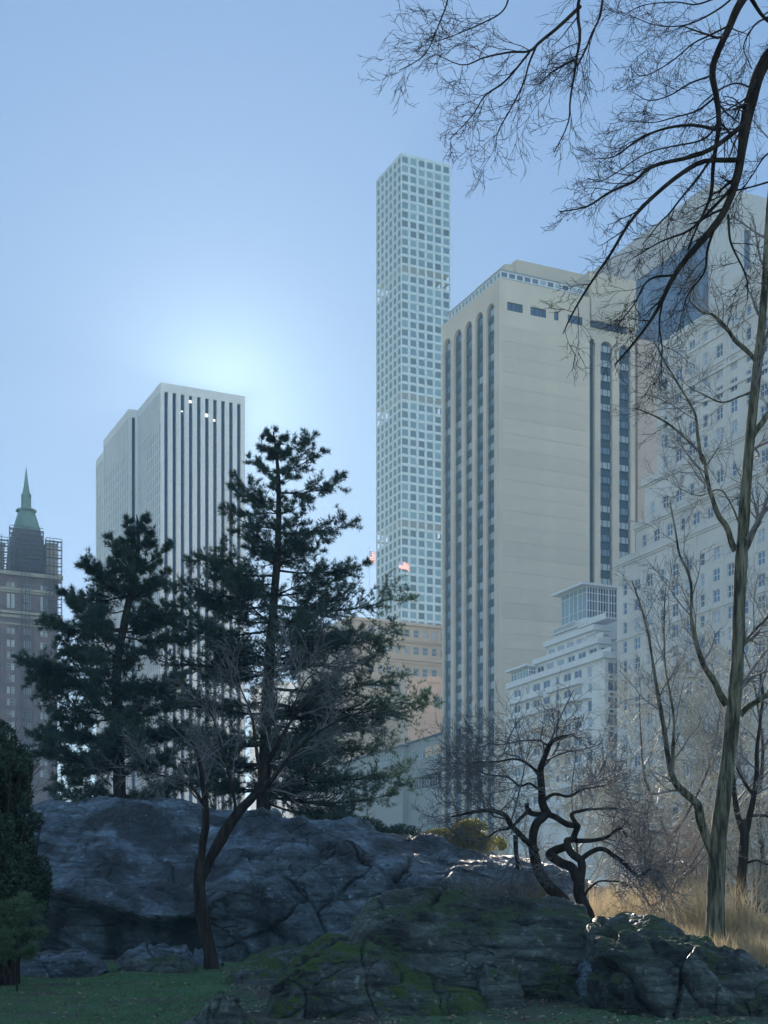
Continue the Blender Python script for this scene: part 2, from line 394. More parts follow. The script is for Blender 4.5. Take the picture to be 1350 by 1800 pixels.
# blank wall: one panel per storey with recessed joints
ph = 3.5; n = int(HT/ph); zt = HT
wins = [(b.u(p0), b.u(p1), b.z(y1, b.u(p0)), b.z(y0, b.u(p0))) for p0, p1, y0, y1 in ((891.5, 919, 530, 547.5), (932.5, 960, 537, 555), (974, 982, 545, 563), (998, 1024, 551, 570))]
zpan = HT-5.4
first = None
bb = MB(); zw0 = min(w[2] for w in wins); 
rowh = (wins[0][2]-.02, wins[0][3])
zt_ = wins[0][3]
zr_ = [(zt_-1.95, zt_)]
wcols = [(w[0], w[1]) for w in wins]
bb2 = MB()
wall(bb2, TR, .56, uW, HT-10.6, HT-.03, wcols, zr_, .3); bb2.obj('wall_panel', M['beige'], b.root)
for w in wins:
    wd = w[1]-w[0]; me = window(wd, 1.95, [M['dark_frame'], M['strip_glass']], .12, .2, mull=(.3, .62, .82) if wd > 2 else ())
    at_right(me, b.root, w[0], .12, zr_[0][0])
zc = HT-10.6
pm = MB(); pm.box(.56, uW, 0, .4, .02, ph-.015); pme = pm.mesh('wall_panel', M['beige'])
bk = MB(); bk.quad((.5, .12, 0), (uW, .12, 0), (uW, .12, HT-10.6), (.5, .12, HT-10.6)); bk.obj('joint_backing', M['beige_dark'], b.root)
random.seed(3)
while zc > 2:
    zc -= ph; put('wall_panel', pme, b.root, (0, random.uniform(-.015, .015), zc))
# windows + spandrels of the left bays
sp = 3.43
wbay = bays[0][1]-bays[0][0]; wbay = min(c-a for a, c in bays)
wm = window(wbay, 1.95, [M['dark_frame'], M['bay_glass']], .12, .18, mull=(.22, .78))
sp_ = MB(); sp_.box(0, wbay, 0, .15, 0, sp-1.95-.03); spm = sp_.mesh('spandrel', M['spandrel'])
for a, c in bays:
    hd = MB(); halfdisc(hd, TL, a, c, zsp, dep-.1, 0); hd.quad(TL(a, dep-.1, zsp-1.2), TL(c, dep-.1, zsp-1.2), TL(c, dep-.1, zsp), TL(a, dep-.1, zsp)); hd.obj('arch_panel', M['spandrel'], b.root)
    z = zsp-1.0
    at_left(wm, b.root, (a+c)/2+wbay/2, dep-.35, z)
    while z > 30:
        z -= sp
        at_left(spm, b.root, (a+c)/2+wbay/2, dep-.38, z+1.97, 'spandrel'); at_left(wm, b.root, (a+c)/2+wbay/2, dep-.35, z)
for a, c in rec:
    zz = zr-(c-a)*.5; w_ = c-a
    hd = MB(); halfdisc(hd, TRi, a, c, zz, dep, 0); hd.quad(TRi(a, dep, 0), TRi(c, dep, 0), TRi(c, dep, zz), TRi(a, dep, zz)); hd.obj('arch_panel', M['spandrel'], b.root)
    if w_ < 1.8: continue
    wr = window(w_, 1.7, [M['dark_frame'], M['bay_glass']], .1, .15, mull=(.3, .7)); z = zz-.8
    while z > 40: at_right(wr, b.root, a, dep+.05, z); z -= sp
# penthouse
zg0, zg1 = HT+.03, b.z(473.5)
pg = MB(); uP = b.u(1030); vP = b.v(785)
pg.box(.3, uP, .3, vP, zg1, zg1+.35); pg.box(.3, uP, .3, vP, zg0, zg0+.3); pg.obj('penthouse_slab', M['steel'], b.root)
ng = 11; gw = (uP-.6)/ng; gm = window(gw-.02, zg1-zg0-.34, [M['white_frame'], M['home_glass']], .22, .2, name='penthouse_pane')
for i in range(ng): at_right(gm, b.root, .4+i*gw, .35, zg0+.31, 'penthouse_pane')
nl = 15; gl = (vP-.6)/nl; M['pale_glass'] = glass('pale_penthouse_glass', (.25, .36, .42), .05, .8, .15)
gm2 = window(gl-.02, zg1-zg0-.34, [M['white_frame'], M['pale_glass']], .18, .2, name='penthouse_pane')
for i in range(nl): at_left(gm2, b.root, .4+(i+1)*gl, .35, zg0+.31, 'penthouse_pane')
ph_ = MB(); zq = b.z(455, b.u(908)+3, 9)
u0 = b.u(908, 9.); u1 = b.u(1117, 9.); v0 = 9.
ph_.box(u0, u1, v0, WL-2, zg1-4, b.z(456, u0, v0)); ph_.box(u0+3, u0+3.2, v0+2, v0+2.2, b.z(456, u0, v0), b.z(448, u0, v0))
ph_.box(u1-9, u1-8.8, v0+2, v0+2.2, b.z(456, u0, v0), b.z(447, u0, v0)); ph_.box(u0-2.5, u0, v0+1, WL-4, zg1+.36, b.z(464, u0, v0))
ph_.obj('plant_room', M['beige'], b.root)
lv = MB(); ua, ub = b.u(1039), b.u(1101); lv.box(ua, ub, -.06, .3, HT-6.8, HT-.7)
for i in range(9): lv.box(ua, ub, -.16, -.06, HT-6.7+i*.66, HT-6.5+i*.66)
lv.obj('louvre', M['dark_strip'], b.root)
hb = MB(); hb.box(uW+.01, uE, -.02, WL-1, HT+.01, b.z(489, uW+3)+1.2); hb.obj('parapet', M['beige'], b.root)

# ---- dark glass tower behind the hotel
b = Bld('glass_tower', 'grey stone tower with a large dark blue glass wall, behind the bare overhanging branches', 'office tower', 1247, 430)
HT = b.z(322); WL = b.v(1000); WR = b.u(1560)
za = b.z(402); g0, g1 = .0, b.v(1116)
mb = MB()
wall(mb, TL, 0, WL, 0, HT, [(.6, g1)], [(3, za)], .6)
ss0, ss1 = b.u(1308), b.u(1319)
wall(mb, TR, 0, WR, 0, HT, [(ss0, ss1)], [(60, b.z(402, ss0))], .8)
mb.quad((0, 0, HT), (WR, 0, HT), (WR, WL, HT), (0, WL, HT)); mb.quad((0, WL, 0), (WR, WL, 0), (WR, WL, HT), (0, WL, HT)); mb.quad((WR, 0, 0), (WR, WL, 0), (WR, WL, HT), (WR, 0, HT))
mb.obj('wall', M['violet_stone'], b.root)
nx = 14; nz_ = 36; gx = (g1-.6)/nx; gz = 3.8
pm = MB(); pm.box(.04, gx-.04, 0, .12, .05, gz-.05); pme = pm.mesh('glass_panel', M['blue_glass'])
bk = MB(); bk.quad((.5, .6, 3), (.5, g1, 3), (.5, g1, za), (.5, .6, za)); bk.obj('mullion_backing', M['dark_strip'], b.root)
k = 0; z = za-.05
while z-gz > 0.62*za:
    for i in range(nx): at_left(pme, b.root, .6+(i+1)*gx, .32, z-gz, 'glass_panel')
    z -= gz
sg = MB(); sg.quad((ss0, .7, 60), (ss1, .7, 60), (ss1, .7, b.z(402, ss0)), (ss0, .7, b.z(402, ss0))); sg.obj('glass_slot', M['blue_glass'], b.root)
lg = MB(); lg.quad((.30, .6, 3), (.30, g1, 3), (.30, g1, z), (.30, .6, z)); tag(lg.obj('lower_glass', M['blue_glass'], b.root), kind='stuff')

# ---- stepped stone apartment tower at the right
b = Bld('stone_apartment_building', 'grey limestone apartment tower stepping back in tiers behind the bare trees', 'apartment building', 1420, 214)
tiers = [(1085, 989, 0.), (1118, 924, .5), (1133, 847, 1.0), (1155, 612, 1.7), (1293, 494, 2.4)]
UW = 26
winA = window(1.75, 1.95, [M['white_frame'], M['home_glass']], .09, .14, mull=(.5,), trans=(.5,), sill=.16)
winB = window(1.25, 1.95, [M['white_frame'], M['home_glass']], .09, .14, trans=(.5,), sill=.16)
zb = 0; fl = 3.25; mb = MB(); cor = MB(); cnt = 0; placed = []
random.seed(8)
for ti, (px, py, uo) in enumerate(tiers):
    vl = b.v(px, uo); zt = b.z(py, uo, vl)
    ncol = int((vl-1.0)/3.55); c0 = (vl-(ncol*3.55))/2
    cols_ = []
    for i in range(ncol):
        wv_ = 1.75 if (i % 3) else 1.25
        c = vl-1.0-1.3-i*3.55
        cols_.append((c-wv_/2, c+wv_/2))
    if ti == 4: cols_ = [c for c in cols_ if c[0] > 0]
    rws = []; z = (zb if ti else 8)+1.0
    while z+1.95 < zt-.9: rws.append((z, z+1.95)); z += fl
    cols_ = sorted(cols_)
    wall(mb, lambda s, d, z, uo=uo: (uo+d, s, z), 0, vl, zb, zt, cols_, rws, .32)
    mb.quad((uo, vl, zb), (UW, vl, zb), (UW, vl, zt), (uo, vl, zt)); mb.quad((uo, 0, zt), (UW, 0, zt), (UW, vl, zt), (uo, vl, zt)); mb.quad((uo, 0, zb), (UW, 0, zb), (UW, 0, zt), (uo, 0, zt))
    cor.box(uo-.45, uo, -.3, vl+.35, zt-.75, zt+.35); cor.box(uo-.25, uo, -.1, vl+.15, zt-1.1, zt-.76); cor.box(uo, UW, vl, vl+.35, zt-.75, zt+.35)
    for ci in range(0, len(cols_)-1, 2):
        xm = (cols_[ci][1]+cols_[ci+1][0])/2; cor.box(uo-.16, uo, xm-.28, xm+.28, zb+.01, zt-1.12)
    for rz in rws[::4]: cor.box(uo-.22, uo, -.05, vl+.05, rz[0]-.95, rz[0]-.62)
    if ti == 3:
        for q in (.38, .55, .8): cor.box(uo-.28, uo, 0, vl, zb+(zt-zb)*q, zb+(zt-zb)*q+.5)
    for c in cols_:
        for r in rws:
            d = b.dep(uo, c[0]); wx = b.o[0]+uo*RX+c[0]*LX; ppx = CX+F*wx/d
            if ppx > 1362: continue
            ppy = HOR-(r[0]+b.base-ZC)*F/d
            if ppy > 1420: continue
            at_left(winA if c[1]-c[0] > 1.5 else winB, b.root, c[1], uo+.15, r[0]); cnt += 1
    bkq = MB()
    mb.quad((uo+.31, 0, zb), (uo+.31, vl, zb), (uo+.31, vl, zt), (uo+.31, 0, zt), 1)
    zb = zt
mb.quad((0, 0, 0), (UW, 0, 0), (UW, 0, b.z(989, 0, b.v(1085))), (0, 0, b.z(989, 0, b.v(1085))))
mb.obj('wall', [M['lime'], M['dark_frame']], b.root); cor.obj('cornice', M['lime'], b.root)

# ---- white terraced apartment building
b = Bld('terraced_apartment_building', 'white apartment house with stepped balconies and a glass pavilion on its roof', 'apartment building', 1063, 262)
mb = MB(); sl_ = MB(); WW = window
wf = window(2.5, 2.0, [M['white_frame'], M['home_glass']], .09, .14, mull=(.5,)); wn_ = window(1.5, 2.0, [M['white_frame'], M['home_glass']], .09, .14)
ac = MB(); ac.box(0, .7, -.14, .1, 0, .42); acm = ac.mesh('air_conditioner', M['dark_frame'])
def tier(pxc, pxl, pyt, z0, u0, pxr=None, wrows=None, wfun=None, mat_=0, zt=None):
    """one setback tier; u0 is how far its left face stands back, returns its geometry"""
    vl = b.v(pxl, u0); vn = b.v(pxc, u0); zt = b.z(pyt, u0, vl) if zt is None else zt
    return u0, vn, vl, zt
u1 = 16
def block(u0, vn, vl, z0, zt, cols, rws, ucols=(), ue=u1):
    wall(mb, lambda s, d, z: (u0+d, s, z), vn, vl, z0, zt, sorted(cols), rws, .3)
    wall(mb, lambda s, d, z: (s, vn+d, z), u0, ue, z0, zt, sorted(ucols), rws, .3)
    mb.quad((u0, vl, z0), (ue, vl, z0), (ue, vl, zt), (u0, vl, zt)); mb.quad((u0, vn, zt), (ue, vn, zt), (ue, vl, zt), (u0, vl, zt)); mb.quad((ue, vn, z0), (ue, vl, z0), (ue, vl, zt), (ue, vn, zt))
    for c in cols:
        for r in rws: at_left(wf if c[1]-c[0] > 1.2 else wn_, b.root, c[1], u0+.1, r[0]); 
    for c in ucols:
        for r in rws: put('air_conditioner', acm, at_right(wf if c[1]-c[0] > 1.2 else wn_, b.root, c[0], vn+.1, r[0]), (.3, -.1, -.75))
    mb.quad((u0+.29, vn+.01, z0), (u0+.29, vl, z0), (u0+.29, vl, zt), (u0+.29, vn+.01, zt), 1); mb.quad((u0+.3, vn+.29, z0), (ue, vn+.29, z0), (ue, vn+.29, zt), (u0+.3, vn+.29, zt), 1)
def slab(u0, u1_, vn, vl, z, h=.25, par=0.0):
    sl_.box(u0, u1_, vn, vl, z, z+h)
def parapet(u0, vn, vl, z, h=.95): sl_.box(u0, u0+.12, vn, vl, z, z+h); sl_.box(u0, u0+3, vn-.12, vn, z, z+h)
fl = 3.0
u0, vn, vl, z5 = tier(1063, 896, 1212, 0, 0.)
rws = []; z = z5-2.55
while z > 6: rws.append((z, z+2.0)); z -= fl
rws = rws[::-1]
cs_ = [(vl-1.6-i*3.6-2.5, vl-1.6-i*3.6) if i % 3 != 1 else (vl-2.4-i*3.6-1.5, vl-2.4-i*3.6) for i in range(int((vl-vn-3)/3.6)+1)]
cs_ = [c for c in cs_ if c[0] > vn+.6]
block(0., vn, vl, 0, z5, cs_, rws[-9:], [(.7, 3.2), (4.4, 6.9)])
for k, r in enumerate(rws[-9:]):
    for (a0, a1) in ((.50, .78), (.12, .42), (.82, 1.0)) if k % 2 else ((.62, .98), (.2, .55)):
        sa, sb = vn+(vl-vn)*a0, vn+(vl-vn)*a1; sl_.box(-1.1, 0, sa, sb, r[0]-.75, r[0]-.55); sl_.box(-1.1, -1.02, sa, sb, r[0]-.55, r[0]+.3); sl_.box(-1.02, 0, sa, sa+.08, r[0]-.55, r[0]+.3); sl_.box(-1.02, 0, sb-.08, sb, r[0]-.55, r[0]+.3)
slab(-.8, 3, vn-.6, vl+.5, z5+.01, .3); parapet(-.7, vn-.4, vl+.3, z5+.32, .8)
vg0, vg1 = b.v(930, .6), b.v(899, .6)
def glassbox(u0, vn, vl, z0, h, nv, nu, ue, roof=.6, name='pavilion'):
    gv = (vl-vn)/nv; gu = (ue-u0)/nu
    g1_ = window(gv-.02, h, [M['white_frame'], M['pale_glass']], .12, .14, trans=(.28, .82), mull=(.5,), name='glazing_panel'); g2_ = window(gu-.02, h, [M['white_frame'], M['strip_glass']], .16, .14, trans=(.25, .55, .8), mull=(.25, .5, .75), name='glazing_panel')
    for i in range(nv): at_left(g1_, b.root, vn+(i+1)*gv, u0, z0, 'glazing_panel')
    for i in range(nu): at_right(g2_, b.root, u0+i*gu+.05, vn, z0, 'glazing_panel')
    sl_.box(u0+.3, ue, vn+.3, vl, z0, z0+h)
    sl_.box(u0-roof*1.6, ue+roof, vn-roof, vl+roof, z0+h+.01, z0+h+.42)
glassbox(.5, vg0, vg1, z5+.33, 3.0, 3, 2, 4.5)
u0, vn4, vl4, z4 = tier(1048, 941, 1166, z5, 2.0)
def simple(pxc, pxl, pyt, z0, u0, n):
    vn_, vl_ = b.v(pxc, u0), b.v(pxl, u0); zt = b.z(pyt, u0, vl_)
    if zt < z0+.6: zt = z0+3
    z = zt-2.5; rw = []
    while z > z0+.3: rw.append((z, z+2.0)); z -= 2.95
    w_ = vl_-vn_; st = w_/n
    cs = [(vn_+st*(i+.5)-1.25, vn_+st*(i+.5)+1.25) for i in range(n)]
    block(u0, vn_, vl_, z0, zt, cs, rw[::-1], [(u0+.6, u0+3.1)] if u0+3 < u1 else ())
    slab(u0-.7, u0+3, vn_-.5, vl_+.4, zt+.01, .25); parapet(u0-.6, vn_-.3, vl_+.2, zt+.27, .75)
    return zt
za = simple(1052, 941, 1170, z5, 2.0, 6)
zb_ = simple(1046, 961, 1139, za, 3.0, 5)
zc_ = simple(1034, 978, 1117, zb_, 4.0, 4)
vn_, vl_ = b.v(1031, 4.6), b.v(986, 4.6); zd = b.z(1086, 4.6, vn_)
block(4.6, vn_, vl_, zc_, zd, [], [], [])
ue = b.u(1089, vn_)
glassbox(4.6, vn_, vl_, zd+.02, b.z(1030, 4.6, vn_)-zd, 3, 3, max(ue, 9), 1.0)
for (pa, pb, py, u_) in ((1065, 1016, 1096, 3.4), (1060, 1022, 1128, 3.0), (1012, 973, 1108, 3.4), (1074, 1030, 1155, 1.4)):
    va, vb = b.v(pa, u_), b.v(pb, u_); z = b.z(py, u_, (va+vb)/2); sl_.box(u_, u_+3, va, vb, z, z+.3); sl_.box(u_, u_+.1, va, vb, z+.3, z+1.1)
mb.obj('wall', [M['white_paint'], M['dark_frame']], b.root); sl_.obj('balcony_slabs', M['white_frame'], b.root)

# ---- limestone hotel block, tinted peach for reflected sun, with two flags
b = Bld('limestone_building', 'limestone block tinted peach for reflected sun, with a cornice and small square windows, between pine and hotel tower', 'building', 610, 455)
WR = b.u(860); HT = b.z(1092, b.u(690)); mb = MB(); WL = 40
cpx = [(696-15.6*3+15.6*i) for i in range(14)]
cl = [(b.u(p), b.u(p+9.5)) for p in (648.5, 664, 679, 694.5, 711, 727, 743, 759, 775, 791, 807)]
ur = b.u(700)
rws = sorted((b.z(y+14, ur), b.z(y, ur)) for y in (1104, 1134, 1172, 1199, 1226, 1253))
wall(mb, TR, 0, WR, 0, HT, cl, rws, .5)
mb.quad((0, 0, 0), (0, WL, 0), (0, WL, HT), (0, 0, HT)); mb.quad((0, 0, HT), (WR, 0, HT), (WR, WL, HT), (0, WL, HT)); mb.quad((0, WL, 0), (WR, WL, 0), (WR, WL, HT), (0, WL, HT)); mb.quad((0, .49, 0), (WR, .49, 0), (WR, .49, HT), (0, .49, HT), 1)
mb.obj('wall', [M['peach'], M['dark_frame']], b.root)
w1 = window(cl[2][1]-cl[2][0], rws[-1][1]-rws[-1][0], [M['lime'], M['home_glass']], .14, .2, trans=(.5,), sill=.2)
for c in cl:
    for r in rws: at_right(w1, b.root, c[0], .2, r[0])
cor = MB()
for y, d, h in ((1093, .9, .9), (1121, .7, .7), (1124, .35, .8), (1156, .5, .6), (1160, .25, .8)): z = b.z(y, ur); cor.box(-.5, WR+.3, -d, 0, z-h, z)
for i in range(60): z = b.z(1123, ur); cor.box(i*WR/60, i*WR/60+.35, -.62, -.36, z-.9, z-.3)
cor.obj('cornice', M['peach'], b.root)
LB = b
# ---- pink rendered block in front of it
b = Bld('pink_rendered_block', 'blank pale pink rendered block in front of the peach-tinted limestone windows', 'building', 715, 420)
WR = b.u(840); HT = b.z(1189); WL = b.v(704); mb = MB()
cl = [(b.u(741), b.u(745)), (b.u(769), b.u(775))]; r1 = [(b.z(1277, 5), b.z(1268, 5))]
zs = b.z(1281)
wall(mb, TR, 0, WR, 0, HT, cl, r1, .4)
wall(mb, TL, 0, WL, 0, HT, [], [], .4)
mb.quad((0, 0, HT), (WR, 0, HT), (WR, WL, HT), (0, WL, HT)); mb.quad((0, WL, 0), (WR, WL, 0), (WR, WL, HT), (0, WL, HT))
mb.obj('wall', M['pink'], b.root)
bb = MB(); bb.box(-.2, WR, -1.2, -.005, 0, b.z(1250, 3)); bb.box(b.u(728), b.u(729), -.25, -.01, b.z(1250), HT); bb.box(b.u(750), WR, -.3, -.01, b.z(1195.5), HT+.6); bb.obj('ledge', M['pink'], b.root)
for c in cl:
    me = window(c[1]-c[0], 1.4, [M['lime'], M['home_glass']], .1, .15, mull=(.5,)); at_right(me, b.root, c[0], -1.35, r1[0][0])
wv = window(2.2, 3.4, [M['lime'], M['home_glass']], .12, .18, trans=(.5,))
for p in (762, 771): at_right(wv, b.root, b.u(p), -.2, b.z(1245, b.u(p)))
bx = MB(); bx.box(b.u(716), b.u(776), -2.2, -1.21, 0, b.z(1300, 3)); bx.obj('lower_wing', M['pink'], b.root)
# ---- blue-grey terrace building with ribbon windows
b = Bld('ribbon_window_building', 'low blue grey building with a ribbon of large panes, below the pink block', 'building', 830, 372)
WR = 20; v1 = b.v(716); HT = b.z(1309, 0, v1); v2 = b.v(600); mb = MB()
vm = b.v(777)
gp = (v1-.6-b.v(790))/5; cl = [(v1-.6-(i+1)*gp+.1, v1-.6-i*gp-.1) for i in range(9) if v1-.6-(i+1)*gp > .5]
zr0, zr1 = b.z(1340, 0, v1), b.z(1323, 0, v1)
wall(mb, TL, 0, v1, 0, HT, sorted(cl), [(b.z(1392, 0, v1), b.z(1370, 0, v1)), (zr0, zr1)], .4)
mb.quad((0, 0, HT), (WR, 0, HT), (WR, v1, HT), (0, v1, HT)); mb.quad((0, 0, 0), (WR, 0, 0), (WR, 0, HT), (0, 0, HT)); mb.quad((0, v1, 0), (WR, v1, 0), (WR, v1, HT), (0, v1, HT))
Z2 = b.z(1312, -1, b.v(712, -1)); T2 = lambda s, d, z: (-1.5+d, s, z)
gq = [(v1+.8+i*4.2, v1+.8+i*4.2+3.4) for i in range(4)]
wall(mb, T2, v1-.3, v2, 0, Z2, gq, [(b.z(1337, -1, v1+6), b.z(1318, -1, v1+6)), (b.z(1362, -1, v1+6), b.z(1345, -1, v1+6))], .4)
mb.quad(T2(v1-.3, 0, Z2), T2(v2, 0, Z2), (WR, v2, Z2), (WR, v1-.3, Z2)); mb.quad(T2(v1-.3, 0, 0), (WR, v1-.3, 0), (WR, v1-.3, Z2), T2(v1-.3, 0, Z2))
mb.obj('wall', M['steel'], b.root)
rf = MB(); rf.box(-.6, WR, -.2, v1-.35, HT, HT+.4); rf.box(-2.1, WR, v1-.9, v2+.4, Z2, Z2+.45); rf.obj('roof', M['spandrel'], b.root)
pmm = window(cl[0][1]-cl[0][0], zr1-zr0, [M['white_frame'], M['pale_glass']], .1, .15, mull=(.33, .66)); pmw = window(cl[0][1]-cl[0][0], zr1-zr0, [M['white_frame'], M['warm']], .1, .15, mull=(.33, .66))
for i, c in enumerate(cl): at_left(pmm if i < 2 else pmw, b.root, c[1], .15, zr0); at_left(wn_, b.root, c[1]-1, .15, b.z(1392, 0, v1)+.5)
pm2 = window(3.4, b.z(1318, -1, v1+6)-b.z(1337, -1, v1+6), [M['white_frame'], M['pale_glass']], .1, .15, mull=(.33, .66))
for c in gq: at_left(pm2, b.root, c[1], -1.35, b.z(1337, -1, v1+6))
# ---- pale stone tower between hotel and stepped tower
b = Bld('pale_stone_tower', 'plain pale stone wall rising between the arched hotel bays and the stepped limestone tower', 'building', 1121, 372)
mb = MB(); HT = b.z(598); WR = b.u(1300); mb.box(0, WR, 0, 20, 0, HT); mb.obj('wall', M['pink'], b.root)
st_ = MB(); st_.box(-.2, WR, -.3, -.01, HT-1, HT+.3); st_.box(-.2, WR, -.15, -.01, HT-16, HT-15.4); st_.obj('cornice', M['pink'], b.root)

# ---- scaffolded tower with a green spire
b = Bld('scaffolded_tower', 'brown brick tower wrapped in scaffolding under a green copper roof and spire', 'tower', -40, 505)
uR = b.u(101); HT = b.z(1006, b.u(45)); mb = MB(); WL = 28; u45 = b.u(45)
cps = [(-27, -22), (-18, -13), (12, 17.5), (19.5, 25.5), (42, 47), (49, 54.5), (71, 76), (78, 83.5)]
cl = [(b.u(a), b.u(c)) for a, c in cps]
ys = [(1026, 1035), (1046, 1071), (1106, 1116)]+[(1127+i*20.5, 1139+i*20.5) for i in range(12)]
rws = sorted((b.z(c, u45), b.z(a, u45)) for a, c in ys)
wall(mb, TR, 0, uR, 0, HT, cl, rws, .5)
mb.quad((uR, 0, 0), (uR, WL, 0), (uR, WL, HT), (uR, 0, HT)); mb.quad((0, 0, HT), (uR, 0, HT), (uR, WL, HT), (0, WL, HT)); mb.quad((0, .49, 0), (uR, .49, 0), (uR, .49, HT), (0, .49, HT), 1); mb.quad((0, WL, 0), (uR, WL, 0), (uR, WL, HT), (0, WL, HT)); mb.quad((0, 0, 0), (0, WL, 0), (0, WL, HT), (0, 0, HT))
for x in (b.u(33), b.u(62), b.u(88), b.u(4)): mb.box(x-.5, x+.5, -.3, -.01, 0, HT-18)
mb.obj('wall', [M['brown_brick'], M['dark_frame']], b.root)
M['lit_glass'] = glass('bright_window_glass', (.35, .40, .44), .08, .8, .3, blind=(.06, .08, .1), pblind=.25)
win_cache = {}
for c in cl:
    for r in rws:
        k = (round(c[1]-c[0], 1), round(r[1]-r[0], 1))
        if k not in win_cache: win_cache[k] = window(c[1]-c[0], r[1]-r[0], [M['lime'], M['lit_glass']], .1, .15, trans=(.5,))
        at_right(win_cache[k], b.root, c[0], .2, r[0])
cor = MB()
for y, d, h in ((1008, 1.6, 1.2), (1036, 1.0, .8), (1040, .5, .8), (1077, 1.5, .9), (1083, .8, 1.0), (1097, .5, .6)): z = b.z(y, u45); cor.box(-1, uR+d, -d, -.012, z-h, z); cor.box(uR+.01, uR+d-.02, -.011, WL*.6, z-h+.02, z-.02)
cor.obj('cornice', M['beige_dark'], b.root)
def frustum(mb, cx, cy, w0, w1, z0, z1, n=8, sq=True, mi=0, ph=pi/8):
    a = [(cx+w0/2*(math.copysign(abs(cos(t))**(.35 if sq else 1), cos(t))), cy+w0/2*(math.copysign(abs(sin(t))**(.35 if sq else 1), sin(t))), z0) for t in [2*pi*i/n+ph for i in range(n)]]
    c = [(cx+w1/2*(math.copysign(abs(cos(t))**(.35 if sq else 1), cos(t))), cy+w1/2*(math.copysign(abs(sin(t))**(.35 if sq else 1), sin(t))), z1) for t in [2*pi*i/n+ph for i in range(n)]]
    for i in range(n): j = (i+1) % n; mb.quad(a[i], a[j], c[j], c[i], mi)
    mb.poly(c, mi)
px2m = b.D*1.06/F
cx_, cy_ = b.u(46, 9), 9.0
Zp = lambda py: b.z(py, cx_, cy_)
rf = MB()
prof = [(1008, 64), (985, 60), (960, 54), (935, 44), (915, 34), (902, 26), (896, 22)]
for (y0, w0), (y1, w1) in zip(prof, prof[1:]): frustum(rf, cx_, cy_, w0*px2m, w1*px2m, Zp(y0), Zp(y1), mi=0 if y0 > 950 else 1)
rf.obj('steep_roof', [M['slate'], M['copper']], b.root)
ln = MB(); frustum(ln, cx_, cy_, 36*px2m, 36*px2m, Zp(899.5), Zp(897), 8, False); frustum(ln, cx_, cy_, 17*px2m, 14.5*px2m, Zp(897), Zp(872), 8, False); frustum(ln, cx_, cy_, 18*px2m, 17*px2m, Zp(873), Zp(869), 8, False)
for i in range(8):
    t = 2*pi*i/8; ln.bar((cx_+7.6*px2m*cos(t), cy_+7.6*px2m*sin(t), Zp(897)), (cx_+7.2*px2m*cos(t), cy_+7.2*px2m*sin(t), Zp(870)), .28)
    ln.box(cx_+6.5*px2m*cos(t)-.2, cx_+6.5*px2m*cos(t)+.2, cy_+6.5*px2m*sin(t)-.2, cy_+6.5*px2m*sin(t)+.2, Zp(893), Zp(876), 1)
for i in range(4):
    t = pi/4+i*pi/2
    frustum(ln, cx_+12.5*px2m*cos(t), cy_+12.5*px2m*sin(t), 5*px2m, 4.4*px2m, Zp(915), Zp(904), 6, False); frustum(ln, cx_+12.5*px2m*cos(t), cy_+12.5*px2m*sin(t), 5.5*px2m, .3, Zp(904), Zp(898), 6, False)
lantern = ln.obj('lantern', [M['copper'], M['slate']], b.root)
spi = MB(); frustum(spi, cx_, cy_, 14*px2m, 9.5*px2m, Zp(869.5), Zp(858), 8, False); frustum(spi, cx_, cy_, 9.5*px2m, .35, Zp(858), Zp(826), 8, False); spi.bar((cx_, cy_, Zp(827)), (cx_, cy_, Zp(821)), .12); spi.obj('spire', M['copper'], lantern)
dm = MB()
for pxa, pxb, yt in ((82, 100, 957), (-22, 8, 955)):
    a_, c_ = b.u(pxa, 3), b.u(pxb, 3); dm.box(a_, c_, 3, 12, HT, b.z(yt, a_, 3)); dm.box(a_-.3, c_+.3, 2.6, 12.3, b.z(yt, a_, 3), b.z(yt-3, a_, 3), 1)
dm.obj('dormer', [M['beige_dark'], M['copper']], b.root)
sc_ = MB(); pk = MB()
def scaff(x0, x1, y, z0, z1, nx, nz, r=.13):
    for i in range(nx+1):
        x = x0+(x1-x0)*i/nx; sc_.bar((x, y, z0), (x, y, z1+random.uniform(0, 2)), r)
        for yy in (y+1.3,): sc_.bar((x, yy, z0), (x, yy, z1+random.uniform(0, 1)), r)
    for j in range(nz+1):
        z = z0+(z1-z0)*j/nz; sc_.bar((x0, y, z+1), (x1, y, z+1), r); sc_.bar((x0, y, z+.1), (x1, y, z+.1), r); pk.box(x0, x1, y+.05, y+1.25, z, z+.12)
    for i in range(nx):
        if i % 2 == 0: sc_.bar((x0+(x1-x0)*i/nx, y, z0), (x0+(x1-x0)*(i+1)/nx, y, z0+(z1-z0)/nz*min(nz, 3)), r*.8)
scaff(b.u(17), b.u(76), -.6, HT, b.z(932, u45), 8, 9); scaff(b.u(80, -1), b.u(108, -1), -1.8, b.z(1084, uR), b.z(955, uR), 4, 9); scaff(-1, b.u(14), -.8, HT, b.z(948, 5), 5, 5)
scaff(b.u(36), b.u(50), -2.2, 20, HT+6, 2, 22); scaff(b.u(90), b.u(107), -1.8, 15, b.z(1090, uR), 2, 16, .07)
sc_.obj('scaffold_frame', M['scaffold'], b.root); pk.obj('scaffold_deck', M['plank'], b.root)

